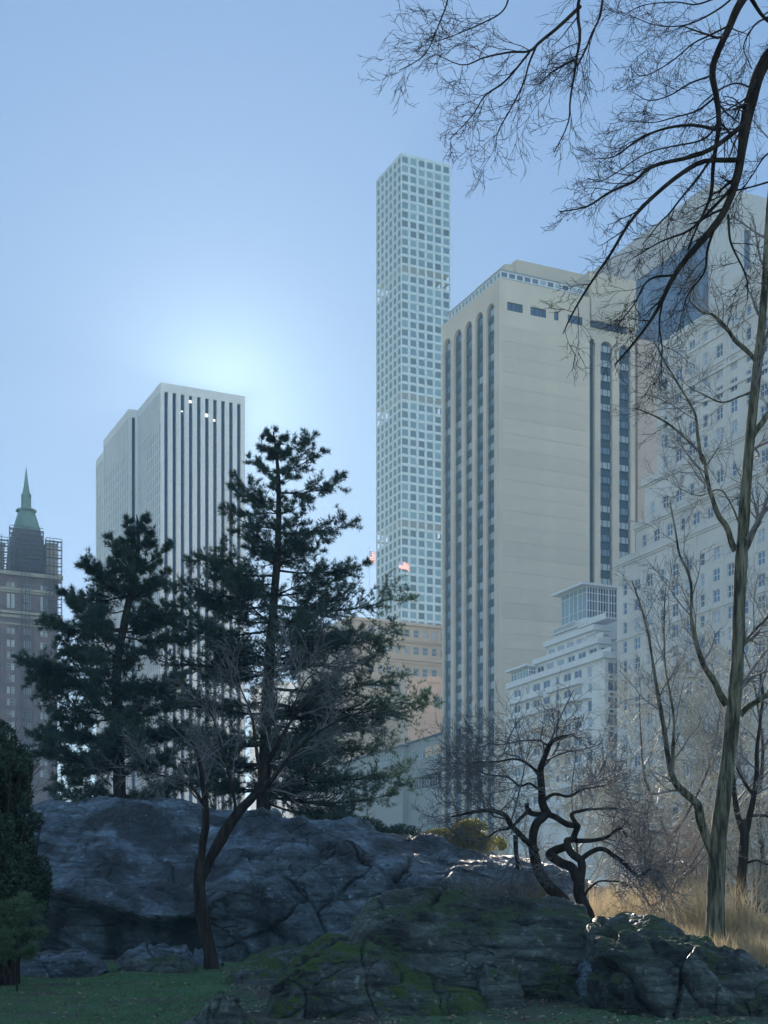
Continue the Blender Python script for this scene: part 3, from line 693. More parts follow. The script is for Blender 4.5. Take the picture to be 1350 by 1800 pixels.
# ---- low dark roofline and more blocks far behind the pines
b = Bld('distant_apartment_block', 'pale distant apartment block glimpsed between the two pines', 'building', 470, 620)
mb = MB(); HT = b.z(1195); WR = b.u(640); WL = b.v(440)
cl = [(2+i*4.2, 4+i*4.2) for i in range(int(WR/4.2)-1)]; rws = [(20+i*3.6, 22+i*3.6) for i in range(int((HT-24)/3.6))]
wall(mb, TR, 0, WR, 0, HT, cl, rws, .4); mb.box(.3, WR-.1, .5, WL, 0, HT-.2); mb.quad((0, 0, HT), (WR, 0, HT), (WR, WL, HT), (0, WL, HT)); mb.quad((0, 0, 0), (0, WL, 0), (0, WL, HT), (0, 0, HT))
mb.quad((0, .39, 0), (WR, .39, 0), (WR, .39, HT), (0, .39, HT), 1)
mb.obj('wall', [M['white_stone'], M['strip_glass']], b.root)

# ---- flags
def stripes():
    m = bpy.data.materials.new('flag_cloth'); m.use_nodes = True; n = m.node_tree.nodes; l = m.node_tree.links; bs = n['Principled BSDF']; bs.inputs['Roughness'].default_value = .8
    uv = n.new('ShaderNodeUVMap'); sp_ = n.new('ShaderNodeSeparateXYZ'); l.new(uv.outputs[0], sp_.inputs[0])
    def mth(op, a, b_):
        q = n.new('ShaderNodeMath'); q.operation = op
        for i, x in enumerate((a, b_)):
            if isinstance(x, (int, float)): q.inputs[i].default_value = x
            elif x is not None: l.new(x, q.inputs[i])
        return q.outputs[0]
    st = mth('LESS_THAN', mth('MODULO', mth('MULTIPLY', sp_.outputs[1], 6.5), 1), .5)
    cant = mth('MULTIPLY', mth('LESS_THAN', sp_.outputs[0], .4), mth('GREATER_THAN', sp_.outputs[1], 6/13))
    vx = mth('SUBTRACT', mth('MODULO', mth('MULTIPLY', sp_.outputs[0], 15), 1), .5); vy = mth('SUBTRACT', mth('MODULO', mth('MULTIPLY', sp_.outputs[1], 16), 1), .5)
    star = mth('LESS_THAN', mth('ADD', mth('MULTIPLY', vx, vx), mth('MULTIPLY', vy, vy)), .06)
    def mix(f, a, c):
        q = n.new('ShaderNodeMix'); q.data_type = 'RGBA'; l.new(f, q.inputs[0])
        for i, x in ((6, a), (7, c)):
            if isinstance(x, tuple): q.inputs[i].default_value = (*x, 1)
            else: l.new(x, q.inputs[i])
        return q.outputs[2]
    c = mix(cant, mix(st, (.8, .78, .76), (.55, .06, .07)), mix(star, (.05, .07, .22), (.8, .8, .8)))
    l.new(c, bs.inputs['Base Color'])
    tr = n.new('ShaderNodeBsdfTranslucent'); l.new(c, tr.inputs[0]); ms = n.new('ShaderNodeMixShader'); ms.inputs[0].default_value = .45; l.new(bs.outputs[0], ms.inputs[1]); l.new(tr.outputs[0], ms.inputs[2]); l.new(ms.outputs[0], n['Material Output'].inputs[0])
    return m
FM = stripes()
def flag(pxp, pyt, Y, w, h, droop, label, zbase):
    top = P(pxp, pyt, Y); r = empty('flag', (top[0], top[1], zbase)); tag(r, label, 'flag', 'flags on the roof of the limestone block')
    pl = MB(); pl.bar((0, 0, 0), (0, 0, top[2]-zbase+.8), .09, 6, r2=.05); pl.bar((0, 0, top[2]-zbase+.8), (0, 0, top[2]-zbase+1.1), .14, 6); pl.obj('flagpole', M['white_frame'], r)
    nx, ny = 16, 9; vv = []; uvs = []
    for j in range(ny):
        for i in range(nx):
            s, t = i/(nx-1), j/(ny-1); x = .08+w*s*(1-.12*s); vv.append((x, .35*sin(7*s+1.5*t)*s, top[2]-zbase-h*(1-t)-droop*s*s-.12*sin(6*s))); uvs.append((s, t))
    ff = [(j*nx+i, j*nx+i+1, (j+1)*nx+i+1, (j+1)*nx+i) for j in range(ny-1) for i in range(nx-1)]
    me = bpy.data.meshes.new('cloth'); me.from_pydata(vv, [], ff); ul = me.uv_layers.new(name='UVMap')
    for lp in me.loops: ul.data[lp.index].uv = uvs[lp.vertex_index]
    me.materials.append(FM); link(bpy.data.objects.new('cloth', me), r)
zroof = LB.base+LB.z(1092, LB.u(690))
flag(701, 986, 470, 3.6, 2.3, 1.3, 'wind blown striped flag flying in front of the slender tower', zroof)
flag(649, 968, 470, 2.0, 3.4, .9, 'drooping striped flag half hidden by the tall pine tip', zroof)
# ================================================================ GROUND
_gy = np.array([-400, 8, 22, 25, 32, 40, 48, 60, 75, 100, 150, 4000.]); _gz = np.array([0, 0, .42, .66, 1.15, 1.60, 1.85, 2.25, 2.1, -1., -3.8, -3.8])
def sst(x, a, b): t = np.clip((x-a)/(b-a), 0, 1); return t*t*(3-2*t)
def ground_z(x, y):
    x = np.asarray(x, float); y = np.asarray(y, float)
    z = np.interp(y, _gy, _gz); z = z+.75*sst(x, 2.5, 7)*sst(y, 28, 40)*(1-sst(y, 60, 80))
    q = np.stack([x*.35, y*.35, 0*x], -1).reshape(-1, 3); n = (fbm(q, 3, 5)*.07).reshape(x.shape)
    return z+n*(1-sst(y, 90, 140))
def stretch(core0, core1, step, far0, far1):
    a = list(np.arange(core0, core1+1e-6, step)); s = step; x = core1
    while x < far1: s *= 1.25; x += s; a.append(min(x, far1))
    s = step; x = core0; pre = []
    while x > far0: s *= 1.25; x -= s; pre.append(max(x, far0))
    return np.array(pre[::-1]+a)
gx = stretch(-16, 16, .16, -900, 900); gy = stretch(14, 70, .2, -300, 1100)
XX, YY = np.meshgrid(gx, gy); ZZ = ground_z(XX, YY)
near = (YY < 70) & (YY > 14) & (np.abs(XX) < 16)
ZZ = ZZ+np.where(near, (fbm(np.stack([XX.ravel()*2.2, YY.ravel()*2.2, 0*XX.ravel()], -1), 3, 9)*.035).reshape(XX.shape), 0)
nxg, nyg = len(gx), len(gy); idx = np.arange(nxg*nyg).reshape(nyg, nxg)
gf = np.stack([idx[:-1, :-1].ravel(), idx[:-1, 1:].ravel(), idx[1:, 1:].ravel(), idx[1:, :-1].ravel()], -1)
def ground_mat():
    m = mat('park_soil', (.10, .09, .078), .95, .4, 1.6, bump=.6, bscale=14, spec=.1); n = m.node_tree.nodes; l = m.node_tree.links; bs = n['Principled BSDF']
    src = bs.inputs['Base Color'].links[0].from_socket
    tc = n.new('ShaderNodeTexCoord')
    nz = n.new('ShaderNodeTexNoise'); nz.inputs['Scale'].default_value = .55; nz.inputs['Detail'].default_value = 7; nz.inputs['Roughness'].default_value = .65; l.new(tc.outputs['Object'], nz.inputs['Vector'])
    cr = n.new('ShaderNodeValToRGB'); cr.color_ramp.elements[0].position = .40; cr.color_ramp.elements[1].position = .56; l.new(nz.outputs['Fac'], cr.inputs[0])
    mx = n.new('ShaderNodeMix'); mx.data_type = 'RGBA'; l.new(cr.outputs[0], mx.inputs[0]); l.new(src, mx.inputs[6]); mx.inputs[7].default_value = (.08, .16, .085, 1)
    vo = n.new('ShaderNodeTexVoronoi'); vo.inputs['Scale'].default_value = 16; l.new(tc.outputs['Object'], vo.inputs['Vector'])
    lt = n.new('ShaderNodeMath'); lt.operation = 'LESS_THAN'; lt.inputs[1].default_value = .22; l.new(vo.outputs['Distance'], lt.inputs[0])
    sep = n.new('ShaderNodeSeparateColor'); l.new(vo.outputs['Color'], sep.inputs[0]); g2 = n.new('ShaderNodeMath'); g2.operation = 'GREATER_THAN'; g2.inputs[1].default_value = .62; l.new(sep.outputs[0], g2.inputs[0])
    ml = n.new('ShaderNodeMath'); ml.operation = 'MULTIPLY'; l.new(lt.outputs[0], ml.inputs[0]); l.new(g2.outputs[0], ml.inputs[1])
    m2 = n.new('ShaderNodeMix'); m2.data_type = 'RGBA'; l.new(ml.outputs[0], m2.inputs[0]); l.new(mx.outputs[2], m2.inputs[6]); m2.inputs[7].default_value = (.26, .22, .17, 1)
    l.new(m2.outputs[2], bs.inputs['Base Color']); return m
M['soil'] = ground_mat()
M['bounce_meadow'] = mat('pale_bounce_meadow', (.26, .26, .23), .95, .25, .05, spec=.1, col2=(.36, .36, .33))  # unseen outer park and street ground, kept pale to bounce light onto facades
cxm = (XX[:-1, :-1]+XX[1:, 1:]).ravel()/2; cym = (YY[:-1, :-1]+YY[1:, 1:]).ravel()/2
far = ((cym > 85) | (cym < 8) | (np.abs(cxm) > 30)).astype(np.int32)
tag(np_obj('ground', np.stack([XX, YY, ZZ], -1).reshape(-1, 3), [gf], [M['soil'], M['bounce_meadow']], smooth=True, mi=far), kind='structure')

# ================================================================ ROCKS
def rock_mat(name, base, dark, moss, moss_amt, streak=(.6, .6, 5), wet=.42, fscale=1.6):
    m = bpy.data.materials.new(name); m.use_nodes = True; n = m.node_tree.nodes; l = m.node_tree.links; bs = n['Principled BSDF']
    bs.inputs['Roughness'].default_value = wet; bs.inputs['Specular IOR Level'].default_value = .55
    tc = n.new('ShaderNodeTexCoord'); mp = n.new('ShaderNodeMapping'); mp.inputs['Scale'].default_value = streak; mp.inputs['Rotation'].default_value = (0, .42, .15); l.new(tc.outputs['Object'], mp.inputs[0])
    def noise(v, s, d=8, r=.65):
        q = n.new('ShaderNodeTexNoise'); q.inputs['Scale'].default_value = s; q.inputs['Detail'].default_value = d; q.inputs['Roughness'].default_value = r; l.new(v, q.inputs['Vector']); return q.outputs['Fac']
    def ramp(f, p0, p1, c0=(0, 0, 0), c1=(1, 1, 1)):
        q = n.new('ShaderNodeValToRGB'); e = q.color_ramp.elements; e[0].position = p0; e[1].position = p1; e[0].color = (*c0, 1); e[1].color = (*c1, 1); l.new(f, q.inputs[0]); return q.outputs[0]
    def mixc(f, a, b):
        q = n.new('ShaderNodeMix'); q.data_type = 'RGBA'; l.new(f, q.inputs[0])
        for i, x in ((6, a), (7, b)):
            if isinstance(x, tuple): q.inputs[i].default_value = (*x, 1)
            else: l.new(x, q.inputs[i])
        return q.outputs[2]
    a = noise(mp.outputs[0], 1.1, 10, .72); c = ramp(a, .38, .62, dark, base)
    b2 = noise(tc.outputs['Object'], 5.5, 6); c = mixc(ramp(b2, .56, .70), c, tuple(min(1, x*1.8) for x in base))
    st = noise(tc.outputs['Object'], .9, 7); c = mixc(ramp(st, .56, .72), c, tuple(x*.45 for x in dark))
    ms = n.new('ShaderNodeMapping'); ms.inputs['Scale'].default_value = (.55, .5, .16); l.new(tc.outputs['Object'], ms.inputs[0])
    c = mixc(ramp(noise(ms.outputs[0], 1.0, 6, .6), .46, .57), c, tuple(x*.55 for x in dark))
    vl = n.new('ShaderNodeTexVoronoi'); vl.inputs['Scale'].default_value = 3.2; l.new(tc.outputs['Object'], vl.inputs['Vector']); va = n.new('ShaderNodeMath'); va.operation = 'MULTIPLY_ADD'; l.new(noise(tc.outputs['Object'], 14, 4), va.inputs[0]); va.inputs[1].default_value = .35; l.new(vl.outputs['Distance'], va.inputs[2])
    c = mixc(ramp(va.outputs[0], .21, .27, (.6, .6, .6), (0, 0, 0)), c, tuple(min(1, x*1.7) for x in base))
    # fine angular fractures
    mf = n.new('ShaderNodeMapping'); mf.inputs['Scale'].default_value = (.8, .8, 1.7); mf.inputs['Rotation'].default_value = (.3, .45, .2); l.new(tc.outputs['Object'], mf.inputs[0])
    dn = n.new('ShaderNodeTexNoise'); dn.inputs['Scale'].default_value = 1.7; dn.inputs['Detail'].default_value = 6; l.new(mf.outputs[0], dn.inputs['Vector'])
    av = n.new('ShaderNodeVectorMath'); av.operation = 'MULTIPLY_ADD'; l.new(dn.outputs['Color'], av.inputs[0]); av.inputs[1].default_value = (.55, .55, .55); l.new(mf.outputs[0], av.inputs[2])
    vf = n.new('ShaderNodeTexVoronoi'); vf.feature = 'DISTANCE_TO_EDGE'; vf.inputs['Scale'].default_value = fscale; l.new(av.outputs[0], vf.inputs['Vector'])
    vc = n.new('ShaderNodeTexVoronoi'); vc.inputs['Scale'].default_value = fscale; l.new(av.outputs[0], vc.inputs['Vector'])
    show = ramp(noise(tc.outputs['Object'], .8, 4), .44, .60)
    fr_ = ramp(vf.outputs['Distance'], .0, .035, (1, 1, 1), (0, 0, 0)); fm = n.new('ShaderNodeMath'); fm.operation = 'MULTIPLY'; l.new(fr_, fm.inputs[0]); l.new(show, fm.inputs[1])
    c = mixc(fm.outputs[0], c, tuple(x*.3 for x in dark))
    sv_ = n.new('ShaderNodeSeparateColor'); l.new(vc.outputs['Color'], sv_.inputs[0])
    tn = n.new('ShaderNodeHueSaturation'); l.new(c, tn.inputs['Color']); tv = n.new('ShaderNodeMapRange'); tv.inputs[3].default_value = .72; tv.inputs[4].default_value = 1.3; l.new(sv_.outputs[0], tv.inputs[0]); l.new(tv.outputs[0], tn.inputs['Value']); c = tn.outputs[0]
    geo = n.new('ShaderNodeNewGeometry'); sp = n.new('ShaderNodeSeparateXYZ'); l.new(geo.outputs['Normal'], sp.inputs[0])
    mz = n.new('ShaderNodeMath'); mz.operation = 'MULTIPLY_ADD'; l.new(sp.outputs[2], mz.inputs[0]); mz.inputs[1].default_value = .22; mn = noise(tc.outputs['Object'], 1.3, 8, .7); l.new(mn, mz.inputs[2])
    mm = ramp(mz.outputs[0], .80-moss_amt, .92-moss_amt); mg = noise(tc.outputs['Object'], 30, 3)
    mc = ramp(mg, .3, .7, tuple(x*.6 for x in moss), tuple(x*1.35 for x in moss)); c = mixc(mm, c, mc)
    l.new(c, bs.inputs['Base Color'])
    rr = n.new('ShaderNodeMath'); rr.operation = 'MULTIPLY_ADD'; l.new(mm, rr.inputs[0]); rr.inputs[1].default_value = .9-wet; rr.inputs[2].default_value = wet; l.new(rr.outputs[0], bs.inputs['Roughness'])
    b1 = noise(mp.outputs[0], 4, 12, .78); bp = n.new('ShaderNodeBump'); bp.inputs['Strength'].default_value = .9; bp.inputs['Distance'].default_value = .14; hs_ = n.new('ShaderNodeMath'); hs_.operation = 'MULTIPLY_ADD'; l.new(fm.outputs[0], hs_.inputs[0]); hs_.inputs[1].default_value = -.8; l.new(b1, hs_.inputs[2])
    h2 = n.new('ShaderNodeMath'); h2.operation = 'MULTIPLY_ADD'; l.new(sv_.outputs[1], h2.inputs[0]); h2.inputs[1].default_value = .35; l.new(hs_.outputs[0], h2.inputs[2]); l.new(h2.outputs[0], bp.inputs['Height'])
    l.new(bp.outputs[0], bs.inputs['Normal']); return m
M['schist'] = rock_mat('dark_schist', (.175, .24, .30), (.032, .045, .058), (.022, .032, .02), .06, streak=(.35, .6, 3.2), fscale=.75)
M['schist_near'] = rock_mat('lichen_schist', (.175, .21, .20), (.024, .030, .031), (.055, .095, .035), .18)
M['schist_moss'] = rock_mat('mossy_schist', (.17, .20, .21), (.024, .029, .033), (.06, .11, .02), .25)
def rock(name, label, crest, Yf, Yc, Yb, m, nu=220, nv=120, sh=None, rough=.12, block=.12, bsp=(1.3, 1.0, 2.2), bdir=(35, -50), groove=.10, seed=1, sink=.15, strata=.03, dip=-22, thr=.1, rnd=.35, onx=None, crack=1.0, shelf=.16):
    """crest: photographed skyline of the rock; sh: (px, py, Y) of the shoulder where the steep face turns into the top"""
    cr = np.array(crest, float); u = np.linspace(0, 1, nu); px = cr[0, 0]+(cr[-1, 0]-cr[0, 0])*u; py = np.interp(px, cr[:, 0], cr[:, 1])
    k = np.ones(3)/3; py = np.convolve(np.pad(py, 1, 'edge'), k, 'valid')
    X = (px-CX)*Yc/F; Zc = ZC+(HOR-py)*Yc/F
    zb = ground_z(X, np.full(nu, Yf))-sink; zk = ground_z(X, np.full(nu, Yb))-sink*3
    Zc = np.maximum(Zc, zb+.05)
    if sh is None: Zs = zb+(Zc-zb)*.80; Ys = np.full(nu, Yf+(Yc-Yf)*rnd)
    else:
        s_ = np.array(sh, float); sy = np.interp(px, s_[:, 0], s_[:, 1]); Ys = np.interp(px, s_[:, 0], s_[:, 2]); Zs = ZC+(HOR-sy)*Ys/F
        Zs = np.minimum(Zs, zb+(Zc-zb)*.95); Zs = np.maximum(Zs, zb+(Zc-zb)*.1)
    # control columns: foot, face, shoulder, top, crest, behind, foot behind
    Yf_ = np.full(nu, Yf); Yc_ = np.full(nu, Yc)
    C = [np.stack([X, Yf_, zb], -1), np.stack([X, Yf_*.65+Ys*.35, zb*.42+Zs*.58], -1), np.stack([X, Ys, Zs], -1), np.stack([X, Ys*.5+Yc_*.5, Zs*.42+Zc*.58], -1), np.stack([X, Yc_, Zc], -1), np.stack([X, Yc_*.5+Yb*.5, Zc*.7+zk*.3], -1), np.stack([X, Yc_*0+Yb, zk], -1)]
    C = np.array([2*C[0]-C[1]]+C+[2*C[-1]-C[-2]]); tt = np.concatenate([np.linspace(0, 4, int(nv*.85), endpoint=False), np.linspace(4, 6-1e-6, nv-int(nv*.85))])
    V = []
    for t in tt:
        i = int(t); f = t-i; a, b, c, d = C[i], C[i+1], C[i+2], C[i+3]; V.append(.5*((2*b)+(-a+c)*f+(2*a-5*b+4*c-d)*f*f+(-a+3*b-3*c+d)*f**3))
    V = np.array(V); nv_ = len(V)
    du = np.gradient(V, axis=1); dv = np.gradient(V, axis=0); N = np.cross(du, dv); N /= np.linalg.norm(N, axis=-1, keepdims=True)+1e-9
    p = V.reshape(-1, 3); N = N.reshape(-1, 3); s = seed*13.7
    sc = min(1.0, .35+.65*(Yb-Yf)/8)                                # small rocks carry smaller features
    fr = 1/sc
    wv = np.stack([fbm(p*.45*fr+s, 3, seed+1), fbm(p*.45*fr+s+9, 3, seed+2), fbm(p*.45*fr+s+19, 3, seed+3)], -1)*.35*sc
    q = p+wv; edge = np.tile(1-np.abs(2*u-1)**8, nv_)
    a1, a2 = radians(bdir[0]), radians(bdir[1])
    c1 = (q[:, 0]*cos(a1)+q[:, 2]*sin(a1))/bsp[0]+.15*q[:, 1]; f1 = np.floor(c1).astype(np.int64); r1 = c1-np.floor(c1); zz = np.zeros(len(c1), np.int64)
    c2 = (q[:, 0]*cos(a2)+q[:, 2]*sin(a2))/bsp[1]-.12*q[:, 1]+.7*_hash(f1, zz, zz, seed); f2 = np.floor(c2).astype(np.int64); r2 = c2-np.floor(c2); f3 = np.floor(q[:, 1]/bsp[2]).astype(np.int64)
    hb = _hash(f1, f2, zz, seed+5)
    on = np.clip((fbm(p*.22*fr+s, 2, seed+8)+thr)*3.0, 0, 1)        # joints open only in places, the rest is glacier-smoothed
    if onx is not None: on = on*sst(p[:, 0], onx[0], onx[0]+1.6)*(1-sst(p[:, 0], onx[1]-1.6, onx[1]))
    tilt = (r1-.5)*(_hash(f1, f2, zz, seed+6)-.5)+(r2-.5)*(_hash(f1, f2, zz, seed+7)-.5)
    def gr(r, w): d = np.minimum(r, 1-r); return np.exp(-(d/w)**2)
    g = np.maximum(gr(r1, .045*sc/bsp[0]), gr(r2, .045*sc/bsp[1]))
    ad = radians(dip); al = q[:, 0]*cos(ad)+q[:, 2]*sin(ad); pe = -q[:, 0]*sin(ad)+q[:, 2]*cos(ad)
    lam = np.stack([al*.55, q[:, 1]*.8, pe*3.4], -1)*fr
    led = fbm(lam*.45+s, 3, seed+14); led = np.sign(led)*np.abs(led)**.6
    disp = (hb-.5)*block*on+tilt*on*block*1.8-g*groove*on
    # dipping foliation: saw-edged shelves of uneven height that come and go
    for kk, (spc, am) in enumerate(((1.15, 1.0), (.47, .5))):
        w_ = pe/(spc*sc)+.55*fbm(np.stack([al*.16, q[:, 1]*.3, pe*.3], -1)*fr+s+kk*31, 3, seed+41+kk); r_ = w_-np.floor(w_); hs = _hash(np.floor(w_).astype(np.int64), zz, zz, seed+51+kk)
        ms = np.clip((fbm(np.stack([al*.16, q[:, 1]*.35, pe*.8], -1)*fr+s+70+kk*13, 2, seed+61+kk)+.12)*4, 0, 1)*(.3+.7*hs)
        disp += (np.minimum(r_, (1-r_)*9)-.45)*shelf*am*ms
    rg = 1-np.abs(fbm(p*np.array([1.6, 1.6, 2.4])*fr+s+5, 4, seed+71)); disp += (rg-.7)*rough*.35+fbm(p*7*fr+s, 3, seed+73)*.022*sc
    disp += fbm(p*.5*fr+s, 2, seed+11)*rough+led*strata*1.6+fbm(lam+s, 4, seed+15)*strata+fbm(p*2.6*fr+s, 4, seed+17)*rough*.10
    for kk, (da, amp) in enumerate(((dip+28, .8), (dip-62, .6))):           # long wandering cracks
        ca = radians(da); ra = q[:, 0]*cos(ca)+q[:, 2]*sin(ca); rb = -q[:, 0]*sin(ca)+q[:, 2]*cos(ca)
        rid = np.abs(fbm(np.stack([ra*.13, q[:, 1]*.2, rb*.75], -1)*fr+s+50+kk*9, 2, seed+21+kk)); msk = np.clip((fbm(p*.35*fr+s+kk, 2, seed+31+kk)+.05)*4, 0, 1)
        disp -= np.exp(-(rid/.030)**2)*groove*amp*msk*crack
    disp *= .2+.8*edge
    p2 = p+N*disp[:, None]
    ii = np.arange(nv_*nu).reshape(nv_, nu); f = np.stack([ii[:-1, :-1].ravel(), ii[:-1, 1:].ravel(), ii[1:, 1:].ravel(), ii[1:, :-1].ravel()], -1)
    c = (float(X.mean()), float(Yf), float(zb.mean()))
    o = np_obj(name, p2, [f], m, smooth=True, loc=c); return tag(o, label, 'rock')
BIG = [(40, 1700), (55, 1500), (70, 1432), (85, 1420), (150, 1417), (200, 1408), (260, 1404), (330, 1414), (400, 1433), (480, 1441), (560, 1449), (620, 1449), (680, 1470), (760, 1491), (850, 1498), (900, 1505), (980, 1532), (1040, 1557), (1100, 1585), (1150, 1620), (1170, 1660)]
BSH = [(40, 1640, 45), (70, 1470, 46), (105, 1458, 46.4), (140, 1500, 45), (175, 1550, 44.0), (250, 1572, 43.6), (330, 1600, 43.4), (410, 1588, 43.8), (450, 1545, 45.0), (520, 1490, 46.6), (600, 1500, 46.4), (680, 1525, 46.0), (780, 1540, 46.5), (850, 1520, 48), (1000, 1560, 48), (1170, 1640, 48)]
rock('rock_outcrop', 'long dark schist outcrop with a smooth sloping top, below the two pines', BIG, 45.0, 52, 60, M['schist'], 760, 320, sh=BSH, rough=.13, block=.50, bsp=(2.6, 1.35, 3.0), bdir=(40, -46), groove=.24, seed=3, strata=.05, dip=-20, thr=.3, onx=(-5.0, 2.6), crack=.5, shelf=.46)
N1 = [(594, 1700), (606, 1655), (622, 1618), (645, 1588), (690, 1577), (740, 1574), (800, 1577), (850, 1592), (920, 1588), (985, 1590), (1020, 1600), (1034, 1625), (1040, 1680)]
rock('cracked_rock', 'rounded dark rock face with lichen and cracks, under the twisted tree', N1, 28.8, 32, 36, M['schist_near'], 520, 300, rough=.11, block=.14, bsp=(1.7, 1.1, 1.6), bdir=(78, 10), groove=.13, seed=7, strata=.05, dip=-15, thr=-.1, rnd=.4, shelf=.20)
N2 = [(985, 1830), (1008, 1760), (1024, 1700), (1038, 1645), (1060, 1622), (1130, 1624), (1165, 1630), (1185, 1645), (1205, 1662), (1240, 1672), (1265, 1700), (1278, 1740), (1284, 1790)]
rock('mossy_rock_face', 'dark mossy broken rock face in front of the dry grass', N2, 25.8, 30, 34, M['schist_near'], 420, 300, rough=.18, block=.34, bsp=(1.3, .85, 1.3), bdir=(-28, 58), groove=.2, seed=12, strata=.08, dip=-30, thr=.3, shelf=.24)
rock('capstone_rock', 'dark overhanging rock against the foot of the tall green trunk', [(1150, 1672), (1165, 1650), (1190, 1643), (1240, 1652), (1262, 1672), (1280, 1705), (1284, 1735)], 31.2, 32.6, 34.2, M['schist_moss'], 160, 100, rough=.08, block=.10, seed=41)
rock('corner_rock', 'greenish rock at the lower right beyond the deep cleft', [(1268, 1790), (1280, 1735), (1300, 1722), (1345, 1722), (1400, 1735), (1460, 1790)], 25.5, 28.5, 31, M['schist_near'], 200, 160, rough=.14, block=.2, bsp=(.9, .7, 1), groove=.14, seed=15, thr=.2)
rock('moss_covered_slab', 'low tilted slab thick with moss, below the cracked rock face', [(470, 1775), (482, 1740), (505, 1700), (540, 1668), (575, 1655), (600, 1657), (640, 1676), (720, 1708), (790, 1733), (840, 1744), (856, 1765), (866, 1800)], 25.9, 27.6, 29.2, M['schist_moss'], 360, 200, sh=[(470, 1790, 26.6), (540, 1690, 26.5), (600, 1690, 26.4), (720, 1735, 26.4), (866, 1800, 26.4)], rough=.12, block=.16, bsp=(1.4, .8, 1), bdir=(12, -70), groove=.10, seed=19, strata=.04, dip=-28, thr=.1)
rock('small_mossy_rock', 'small flat rock with a mossy side at the edge of the lawn', [(400, 1725), (412, 1706), (432, 1690), (455, 1682), (490, 1690), (508, 1705), (520, 1728)], 31.8, 33.2, 34.6, M['schist_moss'], 120, 80, rough=.06, block=.05, seed=23)
rock('foreground_rock', 'low angular rock poking out of leaf litter at the bottom edge', [(300, 1815), (322, 1788), (350, 1775), (385, 1762), (412, 1756), (424, 1768), (432, 1800)], 24.7, 25.4, 26.2, M['schist_near'], 120, 80, rough=.06, block=.12, bsp=(.5, .4, .8), seed=27)
rock('flat_rock', 'long low flat rock on the left beside the young pine', [(-70, 1700), (-50, 1682), (0, 1679), (60, 1677), (130, 1672), (158, 1675), (178, 1690), (188, 1708)], 35.6, 37, 38.6, M['schist'], 160, 80, rough=.06, block=.06, seed=31)
rock('flat_boulder', 'low boulder at the foot of the big outcrop, farther from the lawn', [(205, 1696), (222, 1672), (250, 1660), (290, 1655), (325, 1662), (346, 1690)], 39.3, 40.4, 41.5, M['schist'], 120, 80, rough=.08, block=.08, seed=33)
rock('low_boulder', 'low rounded boulder on the lawn edge, left of the forked bare tree', [(205, 1706), (222, 1690), (250, 1682), (300, 1680), (330, 1690), (345, 1704)], 37.0, 37.9, 39, M['schist_near'], 120, 80, rough=.07, block=.05, seed=35)
rock('trunk_foot_rock', 'rough rock at the foot of the forked bare tree', [(335, 1690), (345, 1668), (362, 1660), (380, 1670), (392, 1692)], 39.2, 39.9, 40.6, M['schist'], 90, 60, rough=.08, block=.1, seed=36)
rock('rubble_rock', 'low rock in leaf litter between the outcrop and the moss covered slab', [(455, 1690), (475, 1668), (510, 1655), (545, 1660), (575, 1672), (590, 1695)], 35, 36.4, 37.6, M['schist_near'], 140, 80, rough=.09, block=.14, bsp=(.6, .5, .8), seed=45)
rock('sunlit_rock', 'pale rock catching sun in the dry grass at the right edge', [(1285, 1700), (1302, 1672), (1318, 1655), (1345, 1645), (1400, 1640), (1460, 1690)], 36.5, 38, 40, M['schist'], 120, 80, rough=.12, block=.1, seed=37)
M['pale_pinkish'] = mat('pale_pinkish', (.55, .47, .43), .7, .1, 3)
rock('pale_shape', 'small pale pinkish shape between the stems of the twisted tree', [(992, 1612), (996, 1590), (1002, 1578), (1012, 1580), (1018, 1595), (1022, 1612)], 34.6, 34.9, 35.3, M['pale_pinkish'], 50, 40, rough=.02, block=.0, seed=39, sink=1.2)  # unidentified pale shape, modelled as a small rock
rock('light_slab', 'pale upright slab wedged in the cleft of the near rock', [(1014, 1745), (1018, 1700), (1024, 1684), (1034, 1682), (1038, 1700), (1034, 1760)], 28.2, 28.9, 29.6, M['schist'], 60, 60, rough=.03, block=.03, seed=43)
rock('edge_slab', 'squared lichen slab leaning out at the right end of the moss covered slab', [(838, 1790), (842, 1700), (850, 1690), (880, 1696), (905, 1702), (915, 1730), (918, 1790)], 27.6, 28.6, 29.8, M['schist_near'], 120, 90, rough=.06, block=.06, seed=44)
# ================================================================ TREES
def unit(v): return v/(np.linalg.norm(v, axis=-1, keepdims=True)+1e-9)
def spline(pts, n):
    p = np.asarray(pts, float); p = np.vstack([2*p[0]-p[1], p, 2*p[-1]-p[-2]]); m = len(p)-3
    t = np.linspace(0, m-1e-6, n); i = t.astype(int); f = (t-i)[:, None]; a, b, c, d = p[i], p[i+1], p[i+2], p[i+3]
    return .5*((2*b)+(-a+c)*f+(2*a-5*b+4*c-d)*f**2+(-a+3*b-3*c+d)*f**3)
def path(pxs, Y, n=24, dY=None, wob=0.0, sd=0):
    """a limb along photographed points, placed at depth Y (a number, or start and end depth)"""
    m = len(pxs); Ys = np.linspace(Y[0], Y[1], m) if isinstance(Y, (tuple, list)) else np.full(m, float(Y))
    p = spline([P(x, y, Yi) for (x, y), Yi in zip(pxs, Ys)], n)
    if wob: p = p+np.stack([vnoise(p*2.3+sd, 3), vnoise(p*2.3+sd+5, 4)*1.6, vnoise(p*2.3+sd+9, 5)], -1)*wob
    return p
